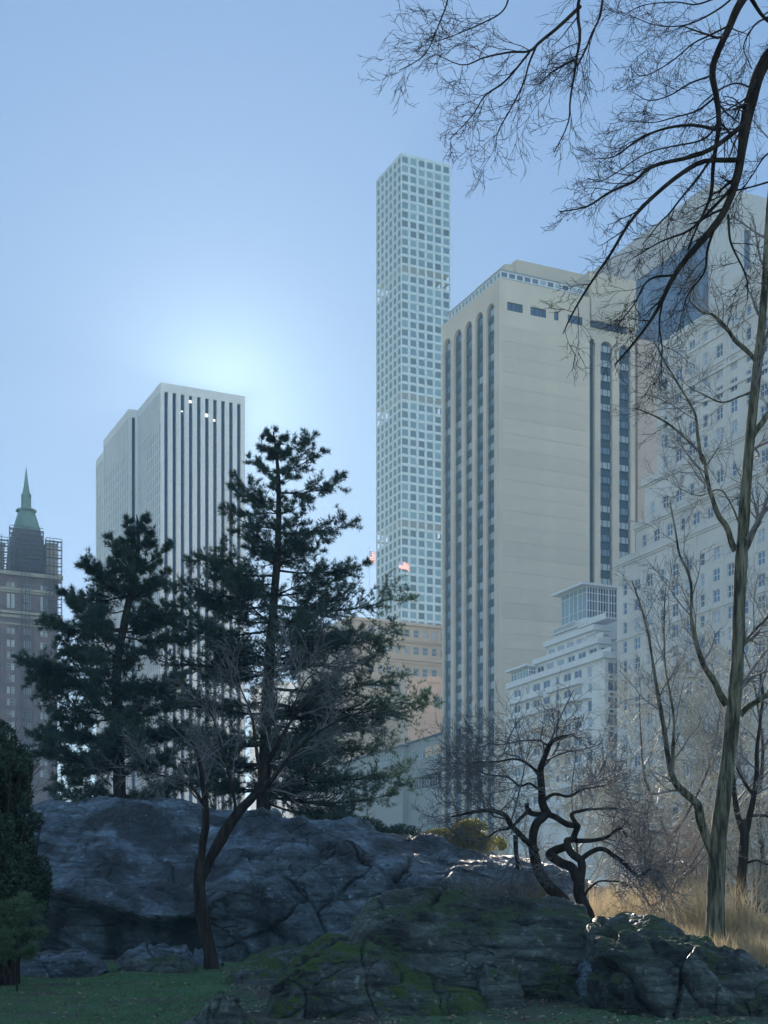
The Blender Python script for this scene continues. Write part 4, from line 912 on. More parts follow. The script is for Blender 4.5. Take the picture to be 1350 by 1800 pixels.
def tubes(pts, rad, sides=3):
    pts = np.asarray(pts, float); rad = np.asarray(rad, float); N, K, _ = pts.shape
    T = unit(np.gradient(pts, axis=1)); D = unit(pts[:, -1]-pts[:, 0]); ref = np.where(np.abs(D[:, 2:3]) < .8, np.array([[0, 0, 1.]]), np.array([[1., 0, 0]]))
    ref = unit(np.cross(D, ref))[:, None, :]; U = unit(ref-T*(T*ref).sum(-1, keepdims=True)); V = np.cross(T, U)
    an = 2*pi*np.arange(sides)/sides; ring = U[:, :, None, :]*np.cos(an)[None, None, :, None]+V[:, :, None, :]*np.sin(an)[None, None, :, None]
    v = pts[:, :, None, :]+ring*rad[:, :, None, None]; v = v.reshape(-1, 3)
    i = np.arange(N*K*sides).reshape(N, K, sides); a = i[:, :-1]; b = i[:, 1:]
    f = np.stack([a, np.roll(a, -1, 2), np.roll(b, -1, 2), b], -1).reshape(-1, 4)
    return v, f
class Geo:
    def __init__(s): s.v = []; s.f4 = []; s.f3 = []; s.n = 0
    def add(s, v, f):
        (s.f4 if f.shape[1] == 4 else s.f3).append(f+s.n); s.v.append(v); s.n += len(v)
    def obj(s, name, m, parent=None, smooth=True):
        fs = []
        if s.f4: fs.append(np.concatenate(s.f4))
        if s.f3: fs.append(np.concatenate(s.f3))
        v = np.concatenate(s.v)
        if parent is not None: v = v-np.array(parent.location)
        o = bpy.data.objects.new(name, np_mesh(name, v, fs, m, smooth)); return link(o, parent)
def kids(pts, rad, n, t=(.2, 1.), ang=(30, 60), ln=(.3, .6), k=5, wob=.2, up=0.0, bias=(0, 0, 0), rr=.6, tip=.3, abslen=None, rmin=.002, flat=None, fall=.5):
    """n side shoots on every parent polyline"""
    N, K, _ = pts.shape; M_ = N*n; par = np.repeat(np.arange(N), n)
    tt = (np.tile((np.arange(n)+.5)/n, N)+rng.uniform(-.5, .5, M_)/n); tt = t[0]+(t[1]-t[0])*np.clip(tt, 0, 1)
    x = tt*(K-1); i = np.minimum(x.astype(int), K-2); f = (x-i)[:, None]
    pos = pts[par, i]*(1-f)+pts[par, i+1]*f; tan_ = unit(pts[par, i+1]-pts[par, i]); r0 = rad[par, i]*(1-f[:, 0])+rad[par, i+1]*f[:, 0]
    L0 = np.linalg.norm(np.diff(pts, axis=1), axis=-1).sum(1)[par] if abslen is None else np.full(M_, abslen)
    L = L0*rng.uniform(ln[0], ln[1], M_)*(1-fall*tt)
    a = np.radians(rng.uniform(ang[0], ang[1], M_)); rnd = unit(rng.normal(size=(M_, 3)))
    if flat is not None: rnd = unit(rnd*np.array([1, 1, flat]))
    per = unit(rnd-tan_*(rnd*tan_).sum(-1, keepdims=True)); d = unit(np.cos(a)[:, None]*tan_+np.sin(a)[:, None]*per+np.array(bias))
    out = np.empty((M_, k, 3)); out[:, 0] = pos; st = (L/(k-1))[:, None]
    for j in range(1, k):
        out[:, j] = out[:, j-1]+d*st; d = unit(d+rng.normal(size=(M_, 3))*wob+np.array([0, 0, up]))
    r = np.maximum(r0*rr, rmin)[:, None]*np.linspace(1, tip, k)[None]; r = np.maximum(r, rmin*.6)
    return out, r
def taper(n, r0, r1, pw=1.0): return (r1+(r0-r1)*(1-np.linspace(0, 1, n))**pw)
def barkmat(name, c, c2, sc=7, bump=.8):
    return mat(name, c, .9, .2, sc, bump=bump, bscale=sc*1.5, col2=c2, stretch=(1, 1, .13), spec=.15, rp=(.40, .60))
M['bark_dark'] = barkmat('dark_bark', (.018, .015, .013), (.05, .042, .036))
M['bark_green'] = barkmat('greenish_furrowed_bark', (.035, .036, .026), (.22, .21, .155), 9, 1.0)
M['bark_grey'] = barkmat('grey_bark', (.05, .045, .045), (.13, .12, .115))
M['twig_dark'] = mat('dark_twig', (.028, .022, .022), .75, .3, 3, spec=.25)
M['twig_slate'] = mat('slate_twig', (.12, .12, .135), .6, .3, 3, spec=.4)
M['twig_grey'] = mat('grey_twig', (.19, .18, .19), .7, .3, 3, spec=.3)
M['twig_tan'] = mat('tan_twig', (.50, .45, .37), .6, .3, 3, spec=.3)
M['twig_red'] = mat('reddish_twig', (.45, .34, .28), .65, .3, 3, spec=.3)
def leafmat(name, c, c2, tr=.35, rough=.5, sc=1.5):
    m = mat(name, c, rough, .2, sc, col2=c2, spec=.3); n = m.node_tree.nodes; l = m.node_tree.links; bs = n['Principled BSDF']; src = bs.inputs['Base Color'].links[0].from_socket
    t = n.new('ShaderNodeBsdfTranslucent'); l.new(src, t.inputs[0]); mx = n.new('ShaderNodeMixShader'); mx.inputs[0].default_value = tr
    l.new(bs.outputs[0], mx.inputs[1]); l.new(t.outputs[0], mx.inputs[2]); l.new(mx.outputs[0], n['Material Output'].inputs[0]); return m
M['needle'] = leafmat('pine_needle', (.06, .11, .10), (.10, .16, .115), .6, .5, .8)
M['holly'] = leafmat('dark_leaf', (.022, .045, .03), (.05, .085, .05), .2, .4, 2)
M['young_needle'] = leafmat('young_needle', (.09, .16, .09), (.15, .22, .10), .4)
M['yellow_leaf'] = leafmat('yellow_green_leaf', (.05, .075, .02), (.30, .26, .05), .45, .5, .6)
M['grass'] = leafmat('lawn_grass', (.10, .23, .115), (.19, .31, .14), .5, .6, 1.2)
M['dry_grass'] = leafmat('dry_grass', (.36, .28, .17), (.58, .46, .30), .45, .6, 2)
M['reed'] = leafmat('dull_reed', (.05, .06, .03), (.14, .13, .075), .35, .6, 2)
M['litter'] = leafmat('dead_leaf', (.14, .11, .08), (.42, .35, .26), .2, .8, 5)
def tree_root(name, base, label, cat='tree', group=None):
    return tag(empty(name, tuple(base)), label, cat, group)
def barky(p, r, sides=22, K=150, amp=.09, seed=0, lm=.07):
    t = np.linspace(0, len(p)-1, K); q = np.stack([np.interp(t, np.arange(len(p)), p[:, i]) for i in range(3)], -1)
    kz = np.ones(7)/7; q[3:-3] = np.stack([np.convolve(q[:, i], kz, 'valid') for i in range(3)], -1); rr = np.interp(t, np.arange(len(p)), r)
    v, f = tubes(q[None], rr[None], sides); an = np.tile(np.arange(sides)*2*pi/sides, K); z = np.repeat(q[:, 2], sides); R0 = np.repeat(rr, sides)
    nz = fbm(np.stack([np.cos(an)*4.2, np.sin(an)*4.2, z*1.1], -1)+seed, 3, 7+seed); lump = fbm(np.stack([np.cos(an)*1.1, np.sin(an)*1.1, z*.8], -1)+seed, 2, 9+seed)
    c = np.repeat(q, sides, 0); d = (1-np.abs(nz)*2)*amp+lump*lm; return c+(v-c)*(1+d)[:, None], f
def limbs(root, items, m, name='limb', sides=7):
    """every guided limb its own part"""
    for p, r in items:
        g = Geo(); g.add(*(barky(p, r, seed=int(abs(p[0, 0])*3)) if name == 'trunk' else barky(p, r, 12, 110, .16, int(abs(p[0, 2])*5), .30) if r[0] > .03 else tubes(p[None], r[None], sides))); g.obj(name, m, root)

# ---------------- pines
def needles(g, pos, d, n=12, L=(.10, .17), w=.014, spread=.8, up=.25):
    N = len(pos); dd = np.repeat(d, n, 0); pp = np.repeat(pos, n, 0)
    v = unit(dd*.7+unit(rng.normal(size=(N*n, 3)))*spread+np.array([0, 0, up])); ln = rng.uniform(L[0], L[1], N*n)[:, None]
    s = unit(np.cross(v, rng.normal(size=(N*n, 3))))*w*.5
    vv = np.stack([pp+s, pp-s, pp+v*ln], 1).reshape(-1, 3); g.add(vv, np.arange(N*n*3).reshape(-1, 3))
def pine(label, trunk_px, Y, tips, r0, prof, n_whorl, seed, zlo, base_y=None, dens=1.0, nb=(4, 7), mat_='needle', nscale=1.0, lmul=1.0, name='pine_tree'):
    global rng
    rng = np.random.default_rng(seed)
    tp = path(trunk_px, Y, 40, wob=.02, sd=seed); tp[0, 2] = ground_z(tp[0, 0], tp[0, 1])-.3
    tr = taper(40, r0, .02*r0/.3, .85)
    root = tree_root(name, tp[0], label)
    limbs(root, [(tp, tr)], M['bark_dark'], 'trunk', 9)
    L = []; R = []; K = 9
    def at_z(z): i = np.searchsorted(tp[:, 2], z); i = min(max(i, 1), 39); f = (z-tp[i-1, 2])/(tp[i, 2]-tp[i-1, 2]+1e-9); return tp[i-1]*(1-f)+tp[i]*f, tr[i]
    def branch(z, tipv, droop=.08, lift=.10):
        a, ra = at_z(z); t = np.linspace(0, 1, K)[:, None]; p = a*(1-t)+tipv*t; ln = np.linalg.norm(tipv-a)
        p[:, 2] += ln*(-droop*np.sin(pi*t[:, 0])+lift*(t[:, 0]**3-t[:, 0]**2*0)-lift*t[:, 0]); p += rng.normal(size=p.shape)*ln*.012*t
        L.append(p); R.append(np.maximum(taper(K, min(ra*.55, .012+ln*.012), .006), .006))
    for (px, py, drop) in tips:
        tv = P(px, py, Y+rng.uniform(-1.2, 1.2)); branch(tv[2]-drop*Y/F, tv, .05, .06)
    zt = tp[-1, 2]; za = np.array([p_[0] for p_ in prof]); la = np.array([p_[1] for p_ in prof])
    zs = np.sort(zlo+(zt-.35-zlo)*np.clip((np.arange(n_whorl)+rng.uniform(-.33, .33, n_whorl))/(n_whorl-1), 0, 1)**.92)
    for z in zs:
        ph = rng.uniform(0, 2*pi); m = rng.integers(nb[0], nb[1]); zz = z+rng.uniform(-.1, .1)
        for i in range(m):
            az = ph+2*pi*i/m+rng.uniform(-.35, .35); ln = np.interp(zz, za, la)*rng.uniform(.45, 1.0)*lmul
            if abs(cos(az)) > .75: ln *= .8
            el = .12+.55*max(0, (zz-zlo)/(zt-zlo))**2; a, _ = at_z(zz)
            branch(zz, a+np.array([cos(az), sin(az), el])*ln, .06, .08)
    Lp = np.array(L); Rp = np.array(R)
    g = Geo(); g.add(*tubes(Lp, Rp, 5)); 
    nb2 = int(40*dens); b2, r2 = kids(Lp, Rp, nb2, (.18, 1.), (35, 65), (.22, .48), 5, .12, .03, (0, 0, .02), .6, .5, rmin=.005, flat=.14, fall=.6)
    bl = np.linalg.norm(np.diff(Lp, axis=1), axis=-1).sum(1); kp = rng.random(len(b2)) < np.repeat(np.clip(bl/(.62*bl.max()), .2, 1)**1.6, nb2); b2, r2 = b2[kp], r2[kp]
    g.add(*tubes(b2, r2, 3))
    b3, r3 = kids(b2, r2, 5, (.2, 1.), (25, 60), (.3, .6), 3, .1, .1, (0, 0, .10), .6, .6, rmin=.004, flat=.3, fall=.5)
    g.add(*tubes(b3, r3, 3)); g.obj('branches', M['bark_dark'], root)
    nd = Geo()
    for pts, ts in ((b3, (.35, .7, 1.)), (b2, (.45, .65, .85, 1.)), (Lp, (.75, .88, .96, 1.))):
        Kk = pts.shape[1]
        for t in ts:
            x = t*(Kk-1); i = min(int(x), Kk-2); f = x-i; pos = pts[:, i]*(1-f)+pts[:, i+1]*f; d = unit(pts[:, i+1]-pts[:, i])
            keep = rng.random(len(pos)) < .9
            needles(nd, pos[keep]+rng.normal(size=(keep.sum(), 3))*.03, d[keep], 9, (.13*nscale, .27*nscale), .022*nscale)
    nd.obj('needles', M[mat_], root, smooth=False)
    return root
mp = 65/F
pine('tallest dark pine with tiered branches, standing in front of the striped office tower',
     [(462, 1440), (466, 1330), (470, 1220), (478, 1100), (486, 1000), (490, 900), (488, 820), (480, 758)], 65,
     [(603, 845, 30), (566, 790, 40), (545, 765, 50), (622, 915, 28), (640, 990, 15), (705, 1047, 25), (700, 1110, 5), (662, 1150, 10), (690, 1190, 10), (748, 1240, 12), (735, 1225, 10), (712, 1360, -10), (690, 1395, 0), (660, 1275, 0), (680, 1310, 0),
      (405, 860, 25), (440, 810, 35), (458, 775, 40), (395, 900, 25), (340, 982, 18), (312, 1030, 10), (375, 1010, 10), (300, 1100, 8), (255, 1150, 6), (350, 1180, 0), (290, 1230, 0), (330, 1300, 0), (300, 1350, -8), (620, 1430, -20), (350, 1060, 10), (610, 1040, 20), (600, 1120, 10)],
     .30, [(2, 5.8), (6, 6.3), (10, 6.1), (14, 5.1), (17, 4.0), (20, 2.7), (22.5, 1.4), (24.6, .45)], 18, 21, 3.2)
pine('shorter leaning dark pine on the left, beside the scaffolded tower',
     [(212, 1420), (208, 1300), (205, 1180), (222, 1080), (238, 1000), (243, 950), (240, 905)], 60,
     [(275, 925, 30), (300, 960, 30), (210, 955, 30), (190, 990, 20), (150, 1000, 15), (118, 1050, 5), (165, 1075, 5), (80, 1095, 5), (130, 1110, 5), (42, 1165, -2), (55, 1195, -5), (110, 1150, 0), (85, 1290, -5), (70, 1325, -8), (100, 1260, -5), (300, 1010, 20), (320, 1060, 15), (330, 1120, 5), (120, 1360, -10), (310, 1200, 0), (330, 1280, 0)],
     .24, [(2, 4.6), (6, 4.8), (10, 4.3), (13, 3.5), (16, 2.3), (18, 1.2), (19.6, .4)], 15, 33, 3.0)
# ---------------- young pine by the flat rock
pine('pale green young pine sapling beside the flat rock at the left edge',
     [(30, 1712), (29, 1660), (27, 1615), (22, 1565)], 31,
     [(70, 1600, 10), (75, 1640, 5), (60, 1672, 0), (-10, 1590, 10), (-20, 1640, 5), (45, 1580, 12)], .02, [(1, .65), (1.8, .6), (2.6, .35), (3.1, .1)], 8, 51, 1.9, dens=.26, mat_='young_needle', nscale=.6, nb=(2, 4), name='young_pine')

# ---------------- bare trees along photographed limbs
def bare(name, label, base_px, Y, limb_list, levels, bark, twig, trunk_n=1, group=None, seed=1, cat='tree', sides=8, wob=.03, kt=False, kfrom=None):
    """limb_list: (pixels, depth, r0, r1); the first trunk_n are the trunk; levels: dicts for kids()"""
    global rng
    rng = np.random.default_rng(seed)
    items = []
    for i, (pxs, Yd, a, b_) in enumerate(limb_list):
        p = path(pxs, Yd, 24, wob=wob if i >= trunk_n else wob*.4, sd=i*3.1+seed); items.append((p, taper(24, a, b_)))
    for i in range(trunk_n):
        p, r = items[i]; gz = float(ground_z(p[0, 0], p[0, 1]))-.25
        if base_px is None: p[0, 2] = gz; r[0] *= 1.35; r[1] *= 1.12
    root = tree_root(name, items[0][0][0], label, cat, group)
    limbs(root, items[:trunk_n], M[bark], 'trunk', 12); limbs(root, items[trunk_n:], M[bark], 'limb', sides)
    its = items if kt else items[(trunk_n if kfrom is None else kfrom):]
    A = np.array([p for p, _ in its]); Rr = np.array([r for _, r in its])
    g = Geo(); cur = [(A, Rr)]
    for lv in levels:
        nxt = []
        lv = dict(lv); src = lv.pop('src', None); sd = lv.pop('sides', 3)
        for a, r in (cur if src is None else [allv[src]]):
            o = kids(a, r, **lv); g.add(*tubes(o[0], o[1], sd)); nxt.append(o)
        cur = nxt
    g.obj('crown', M[twig], root); return root
T_TW = dict(k=6, wob=.26, rr=.45, tip=.4, rmin=.0065)
bare('twisted_tree', 'small black contorted bare tree growing over the near rock', 1, 33.5, [
    ([(1040, 1640), (1034, 1610), (1026, 1592), (1018, 1570), (1019, 1550), (1012, 1536)], 33.5, .135, .11),
    ([(994, 1600), (990, 1584), (976, 1567), (959, 1550), (947, 1530), (940, 1502), (939, 1475), (944, 1451), (954, 1441), (962, 1430)], (33.5, 33.2), .125, .08),
    ([(1012, 1540), (1004, 1525), (985, 1517), (966, 1504), (975, 1496), (995, 1490)], (33.5, 33.8), .125, .09),
    ([(1019, 1550), (1022, 1515), (1010, 1505), (1000, 1492), (996, 1475), (1007, 1475), (1014, 1458), (1017, 1448), (997, 1448), (973, 1434), (952, 1429), (932, 1425), (928, 1410)], 33.6, .11, .055),
    ([(962, 1430), (952, 1410), (950, 1386), (949, 1356), (954, 1339), (963, 1311), (980, 1301), (1007, 1289)], (33.3, 32.8), .10, .025),
    ([(940, 1499), (925, 1478), (911, 1465), (898, 1451), (891, 1434), (874, 1426), (850, 1424), (820, 1426), (792, 1434)], (33.2, 31.8), .075, .018),
    ([(1022, 1512), (1034, 1502), (1051, 1494), (1068, 1495), (1082, 1507), (1102, 1523), (1116, 1535), (1130, 1540), (1140, 1531), (1148, 1530), (1167, 1536)], (33.6, 32.6), .055, .022),
    ([(1014, 1475), (1031, 1475), (1051, 1475), (1072, 1468), (1085, 1458), (1095, 1461), (1102, 1472)], (33.6, 34.2), .06, .02),
    ([(1026, 1577), (1034, 1563), (1051, 1550), (1075, 1548), (1092, 1550), (1112, 1560)], (33.4, 32.5), .03, .012),
    ([(1017, 1450), (1005, 1430), (1020, 1425), (1050, 1420), (1080, 1418), (1110, 1424)], (33.6, 34.6), .045, .012),
    ([(950, 1390), (930, 1375), (912, 1380), (890, 1365), (860, 1362), (835, 1350)], (33.2, 33.9), .035, .01),
    ([(952, 1410), (975, 1395), (1000, 1398), (1025, 1385), (1055, 1380), (1085, 1370)], (33.2, 32.4), .035, .01),
    ([(932, 1425), (915, 1440), (900, 1455), (880, 1458), (862, 1470), (840, 1476)], (33.6, 32.3), .035, .012),
    ([(949, 1360), (920, 1340), (890, 1335), (850, 1338), (815, 1345)], (33.2, 32.0), .03, .01),
    ([(963, 1311), (945, 1300), (920, 1302), (895, 1310), (870, 1312)], (32.9, 33.4), .022, .008),
    ([(908, 1470), (907, 1495), (909, 1515), (908, 1530)], (33, 32.8), .05, .03)],
    [dict(n=11, t=(.35, 1.), ang=(20, 60), ln=(.6, 1.15), abslen=2.2, up=.02, flat=.4, **T_TW), dict(n=9, t=(.2, 1.), ang=(25, 65), ln=(.4, .8), up=.03, fall=.4, **T_TW), dict(n=5, t=(.2, 1.), ang=(25, 60), ln=(.35, .7), up=.02, fall=.3, k=4, wob=.25, rr=.7, tip=.5, rmin=.005)],
    'bark_dark', 'twig_slate', 1, seed=61, wob=.05, kfrom=4)
G_TW = dict(k=6, wob=.21, rr=.5, tip=.4, rmin=.0075)
bare('forked_bare_tree', 'forked grey bare tree with fine spreading twigs, in front of the big outcrop', None, 38.5, [
    ([(372, 1695), (366, 1660), (356, 1610), (350, 1570), (351, 1535), (354, 1510)], 38.5, .165, .13),
    ([(352, 1530), (356, 1490), (362, 1450), (361, 1410), (356, 1380), (352, 1345), (340, 1310), (325, 1280)], (38.5, 38.0), .10, .02),
    ([(353, 1545), (372, 1505), (398, 1458), (422, 1424), (442, 1405), (458, 1375), (472, 1335), (492, 1298), (515, 1262), (545, 1228), (585, 1200)], (38.5, 37.6), .135, .015),
    ([(442, 1405), (470, 1380), (505, 1335), (540, 1300), (590, 1270), (640, 1250)], (38.1, 36.8), .06, .012),
    ([(458, 1375), (452, 1330), (446, 1290), (440, 1250), (420, 1205)], (38.1, 38.8), .05, .012),
    ([(400, 1456), (415, 1420), (405, 1380), (395, 1330), (380, 1280), (355, 1220)], (38.3, 37.2), .05, .012),
    ([(361, 1415), (340, 1385), (310, 1370), (280, 1362), (262, 1350)], (38.2, 37.0), .035, .01),
    ([(515, 1262), (520, 1230), (540, 1195), (560, 1180)], (37.7, 37.2), .025, .008),
    ([(492, 1298), (480, 1260), (486, 1225), (480, 1190)], (37.8, 38.3), .03, .008)],
    [dict(n=8, t=(.35, 1.), ang=(20, 60), ln=(.6, 1.0), abslen=2.6, up=.04, **G_TW), dict(n=7, t=(.15, 1.), ang=(20, 55), ln=(.4, .75), up=.03, fall=.4, **G_TW), dict(n=5, t=(.2, 1.), ang=(20, 50), ln=(.35, .7), up=.02, fall=.3, k=4, wob=.12, rr=.7, tip=.5, rmin=.006)],
    'bark_dark', 'twig_grey', 1, seed=71)
S_TW = dict(k=6, wob=.15, rr=.5, tip=.35, rmin=.0065)
bare('tall_green_trunk_tree', 'tall bare tree with a thick greenish furrowed trunk at the right', None, 36, [
    ([(1254, 1720), (1257, 1600), (1261, 1500), (1272, 1400), (1284, 1300), (1297, 1150), (1302, 1000), (1311, 850), (1325, 700), (1337, 590), (1345, 480), (1350, 380), (1362, 250)], 36, .225, .05),
    ([(1254, 1520), (1244, 1480), (1232, 1445), (1228, 1415), (1205, 1395), (1186, 1375), (1176, 1345), (1166, 1290), (1156, 1220), (1146, 1150), (1132, 1085), (1110, 1020)], (36, 34.6), .10, .014),
    ([(1184, 1372), (1182, 1320), (1186, 1270), (1172, 1190), (1168, 1100), (1172, 1020)], (35.2, 34.2), .045, .01),
    ([(1278, 1240), (1262, 1215), (1250, 1189), (1226, 1140), (1217, 1090), (1214, 1020), (1190, 960), (1178, 880)], (36, 35), .075, .012),
    ([(1292, 970), (1278, 930), (1263, 905), (1252, 870), (1243, 830), (1236, 800), (1205, 770), (1160, 735), (1115, 715)], (36, 35.2), .075, .012),
    ([(1240, 812), (1228, 770), (1222, 730), (1200, 690), (1170, 640), (1150, 600)], (35.8, 34.8), .04, .01),
    ([(1302, 1255), (1315, 1240), (1330, 1230), (1352, 1216), (1400, 1190), (1450, 1150)], (36, 35.5), .085, .04),
    ([(1336, 640), (1318, 620), (1294, 600), (1275, 575), (1256, 555), (1232, 548), (1210, 520)], (36, 35), .06, .012),
    ([(1318, 770), (1345, 735), (1380, 690), (1430, 640)], (36, 36.6), .08, .03),
    ([(1305, 980), (1325, 930), (1352, 890), (1390, 850)], (36, 36.6), .07, .03),
    ([(1298, 1140), (1330, 1105), (1370, 1060)], (36, 37), .05, .02),
    ([(1328, 690), (1300, 700), (1262, 705), (1225, 690), (1190, 660)], (36, 37), .03, .008),
    ([(1306, 930), (1280, 880), (1262, 860), (1225, 870), (1180, 850)], (36, 37.5), .025, .008)],
    [dict(n=11, t=(.35, 1.), ang=(25, 60), ln=(.5, 1.0), abslen=2.3, up=.03, **S_TW), dict(n=7, t=(.15, 1.), ang=(25, 55), ln=(.4, .75), up=.03, fall=.4, **S_TW), dict(n=4, t=(.2, 1.), ang=(25, 55), ln=(.35, .7), fall=.3, k=4, wob=.15, rr=.7, tip=.5, rmin=.004)],
    'bark_green', 'twig_grey', 1, seed=81, wob=.04, kt=True)
bare('dark_trunk_tree', 'thinner dark bare tree dividing in two, behind the thick greenish trunk', None, 45, [
    ([(1302, 1648), (1302, 1590), (1304, 1530), (1308, 1480), (1306, 1440)], 45, .16, .12),
    ([(1305, 1462), (1297, 1430), (1292, 1400), (1290, 1370), (1284, 1320), (1288, 1250)], (45, 45.4), .085, .03),
    ([(1308, 1475), (1318, 1440), (1326, 1400), (1330, 1360), (1332, 1300), (1340, 1240), (1336, 1180)], (45, 44.6), .10, .03),
    ([(1328, 1400), (1314, 1385), (1305, 1370), (1296, 1350)], (45, 44), .05, .02),
    ([(1324, 1435), (1345, 1434), (1365, 1440)], (45, 44), .04, .02), ([(1312, 1515), (1330, 1512), (1350, 1520), (1370, 1522)], (45, 44), .035, .015)],
    [dict(n=9, t=(.3, 1.), ang=(25, 60), ln=(.5, 1.0), abslen=2.4, up=.03, **S_TW), dict(n=6, t=(.15, 1.), ang=(25, 55), ln=(.4, .75), fall=.4, **S_TW), dict(n=3, t=(.2, 1.), ang=(25, 55), ln=(.35, .7), fall=.3, k=4, wob=.15, rr=.7, tip=.5, rmin=.006)],
    'bark_dark', 'twig_grey', 1, seed=91)
# ---------------- overhanging branches of a tree standing just beyond the right edge
def Z(l): return [(690+x/2.045, y/2.045) for x, y in l]
O_TW = dict(k=6, wob=.17, rr=.5, tip=.4, rmin=.0024)
bare('overhanging_tree', 'dark bare branches hanging into the sky from the upper right', None, 14, [
    ([(2150, 1950), (2140, 1300), (2120, 700), (2060, 100), (1960, -300)], (15, 14.6), .26, .16),
    ([(2060, 80), (1900, -60), (1700, -90), (1520, -40), (1430, 30)]+Z([(1350, 190), (1310, 280), (1280, 380), (1265, 480), (1250, 560), (1235, 650), (1205, 750), (1150, 830), (1080, 900), (1010, 990), (975, 1060), (940, 1130), (880, 1220), (800, 1310)]), (14.6, 13.4), .08, .006),
    ([(1960, -290), (1750, -260), (1500, -180), (1380, -90)]+Z([(1250, 0), (1215, 90), (1145, 240), (1160, 330), (1175, 430), (1165, 520), (1155, 600), (1150, 700), (1100, 800), (1060, 900)]), (14.6, 13.8), 0.0520, .006),
    (Z([(1262, 445), (1160, 530), (1060, 570), (930, 600), (870, 650), (780, 690), (700, 740), (600, 760)]), (14.0, 12.8), 0.0231, .005),
    (Z([(1245, 570), (1130, 580), (1050, 620), (960, 690), (860, 790), (780, 920), (700, 1040), (640, 1140), (610, 1200)]), (13.9, 13.0), 0.0245, .005),
    (Z([(1178, 470), (1070, 455), (970, 465), (880, 500), (800, 560), (730, 570)]), (13.9, 14.8), 0.0163, .004),
    (Z([(1205, 770), (1215, 870), (1270, 990), (1275, 1080)]), (13.8, 13.2), 0.0136, .004),
    (Z([(1150, 830), (1130, 900), (1120, 980), (1060, 1060), (1040, 1120)]), (13.7, 14.2), 0.0150, .004),
    (Z([(1010, 990), (920, 1010), (860, 1100), (800, 1180)]), (13.6, 13.0), 0.0109, .004),
    (Z([(975, 1060), (960, 1160), (970, 1250), (965, 1330)]), (13.5, 13.9), 0.0095, .004),
    (Z([(1235, 650), (1130, 760), (1060, 830), (960, 870), (860, 930)]), (13.8, 14.4), 0.0170, .004),
    (Z([(1160, 560), (1080, 660), (1000, 760), (960, 800), (900, 880)]), (13.8, 13.2), 0.0122, .004),
    ([(1380, -90), (1200, -160), (1060, -120)]+Z([(670, 0), (675, 130), (660, 220), (640, 350), (630, 440), (580, 550)]), (14, 13.0), 0.0238, .004),
    (Z([(755, -20), (740, 60), (715, 120), (690, 180), (665, 230)]), (13.8, 13.3), 0.0109, .008),
    (Z([(672, 20), (600, 90), (530, 150), (490, 185), (420, 188), (330, 205), (250, 230), (150, 190)]), (13.3, 12.4), 0.0163, .003),
    (Z([(520, 158), (490, 230), (470, 300), (420, 400), (380, 470), (370, 540)]), (13.1, 13.6), 0.0095, .003),
    (Z([(490, 190), (400, 290), (330, 340), (280, 420), (200, 500)]), (13.0, 12.4), 0.0096, .003),
    (Z([(655, 215), (590, 245), (550, 280)]), (13.2, 12.8), 0.0096, .006),
    (Z([(200, -30), (180, 60), (150, 130), (110, 200), (20, 250)]), (13.2, 12.6), 0.0080, .003),
    (Z([(420, -30), (400, 40), (330, 80), (240, 120), (150, 150)]), (13.2, 12.2), 0.0080, .003),
    (Z([(1240, -20), (1180, 30), (1100, 70), (1020, 90), (930, 90), (850, 60)]), (13.8, 13.0), 0.0095, .003),
    (Z([(1210, 95), (1140, 130), (1080, 160), (1000, 220), (900, 270), (850, 240)]), (13.8, 14.6), 0.0095, .003),
    (Z([(1150, 270), (1070, 300), (1000, 340), (920, 360), (860, 330)]), (13.8, 14.8), 0.0096, .003),
    (Z([(1350, 60), (1300, 90), (1260, 170), (1290, 250)]), (13.8, 14.3), 0.0095, .004),
    (Z([(1310, 285), (1270, 350), (1200, 400), (1130, 440)]), (13.8, 13.2), 0.0095, .004),
    (Z([(1290, 0), (1330, 60), (1380, 100)]), (13.8, 14.3), .02, .01),
    (Z([(1165, 345), (1090, 400), (1010, 420), (930, 440), (840, 430)]), (13.9, 15.0), 0.0102, .003),
    (Z([(1300, 320), (1240, 300), (1180, 320), (1100, 380), (1030, 500)]), (13.9, 15.2), 0.0102, .003),
    (Z([(1255, 0), (1180, -10), (1090, 20), (1010, 10), (900, 20), (830, 60)]), (14, 15.0), 0.0102, .003),
    (Z([(1170, 440), (1120, 500), (1000, 530), (900, 560), (760, 650), (700, 640)]), (14, 15.0), 0.0102, .003),
    (Z([(1400, 640), (1300, 670), (1220, 690), (1150, 720), (1080, 760)]), (13.8, 14.5), 0.0095, .004),
    (Z([(1400, 520), (1340, 560), (1290, 640), (1230, 720)]), (13.8, 14.5), 0.0096, .004)],
    [dict(n=8, t=(.3, 1.), ang=(20, 55), ln=(.55, 1.0), abslen=.8, up=-.01, bias=(-.12, 0, -.05), **O_TW), dict(n=7, t=(.12, 1.), ang=(22, 55), ln=(.4, .75), fall=.4, up=.0, **O_TW), dict(n=3, t=(.2, 1.), ang=(25, 60), ln=(.35, .75), fall=.3, k=4, wob=.22, rr=.75, tip=.6, rmin=.0021)],
    'bark_dark', 'twig_dark', 1, seed=101, wob=.012)

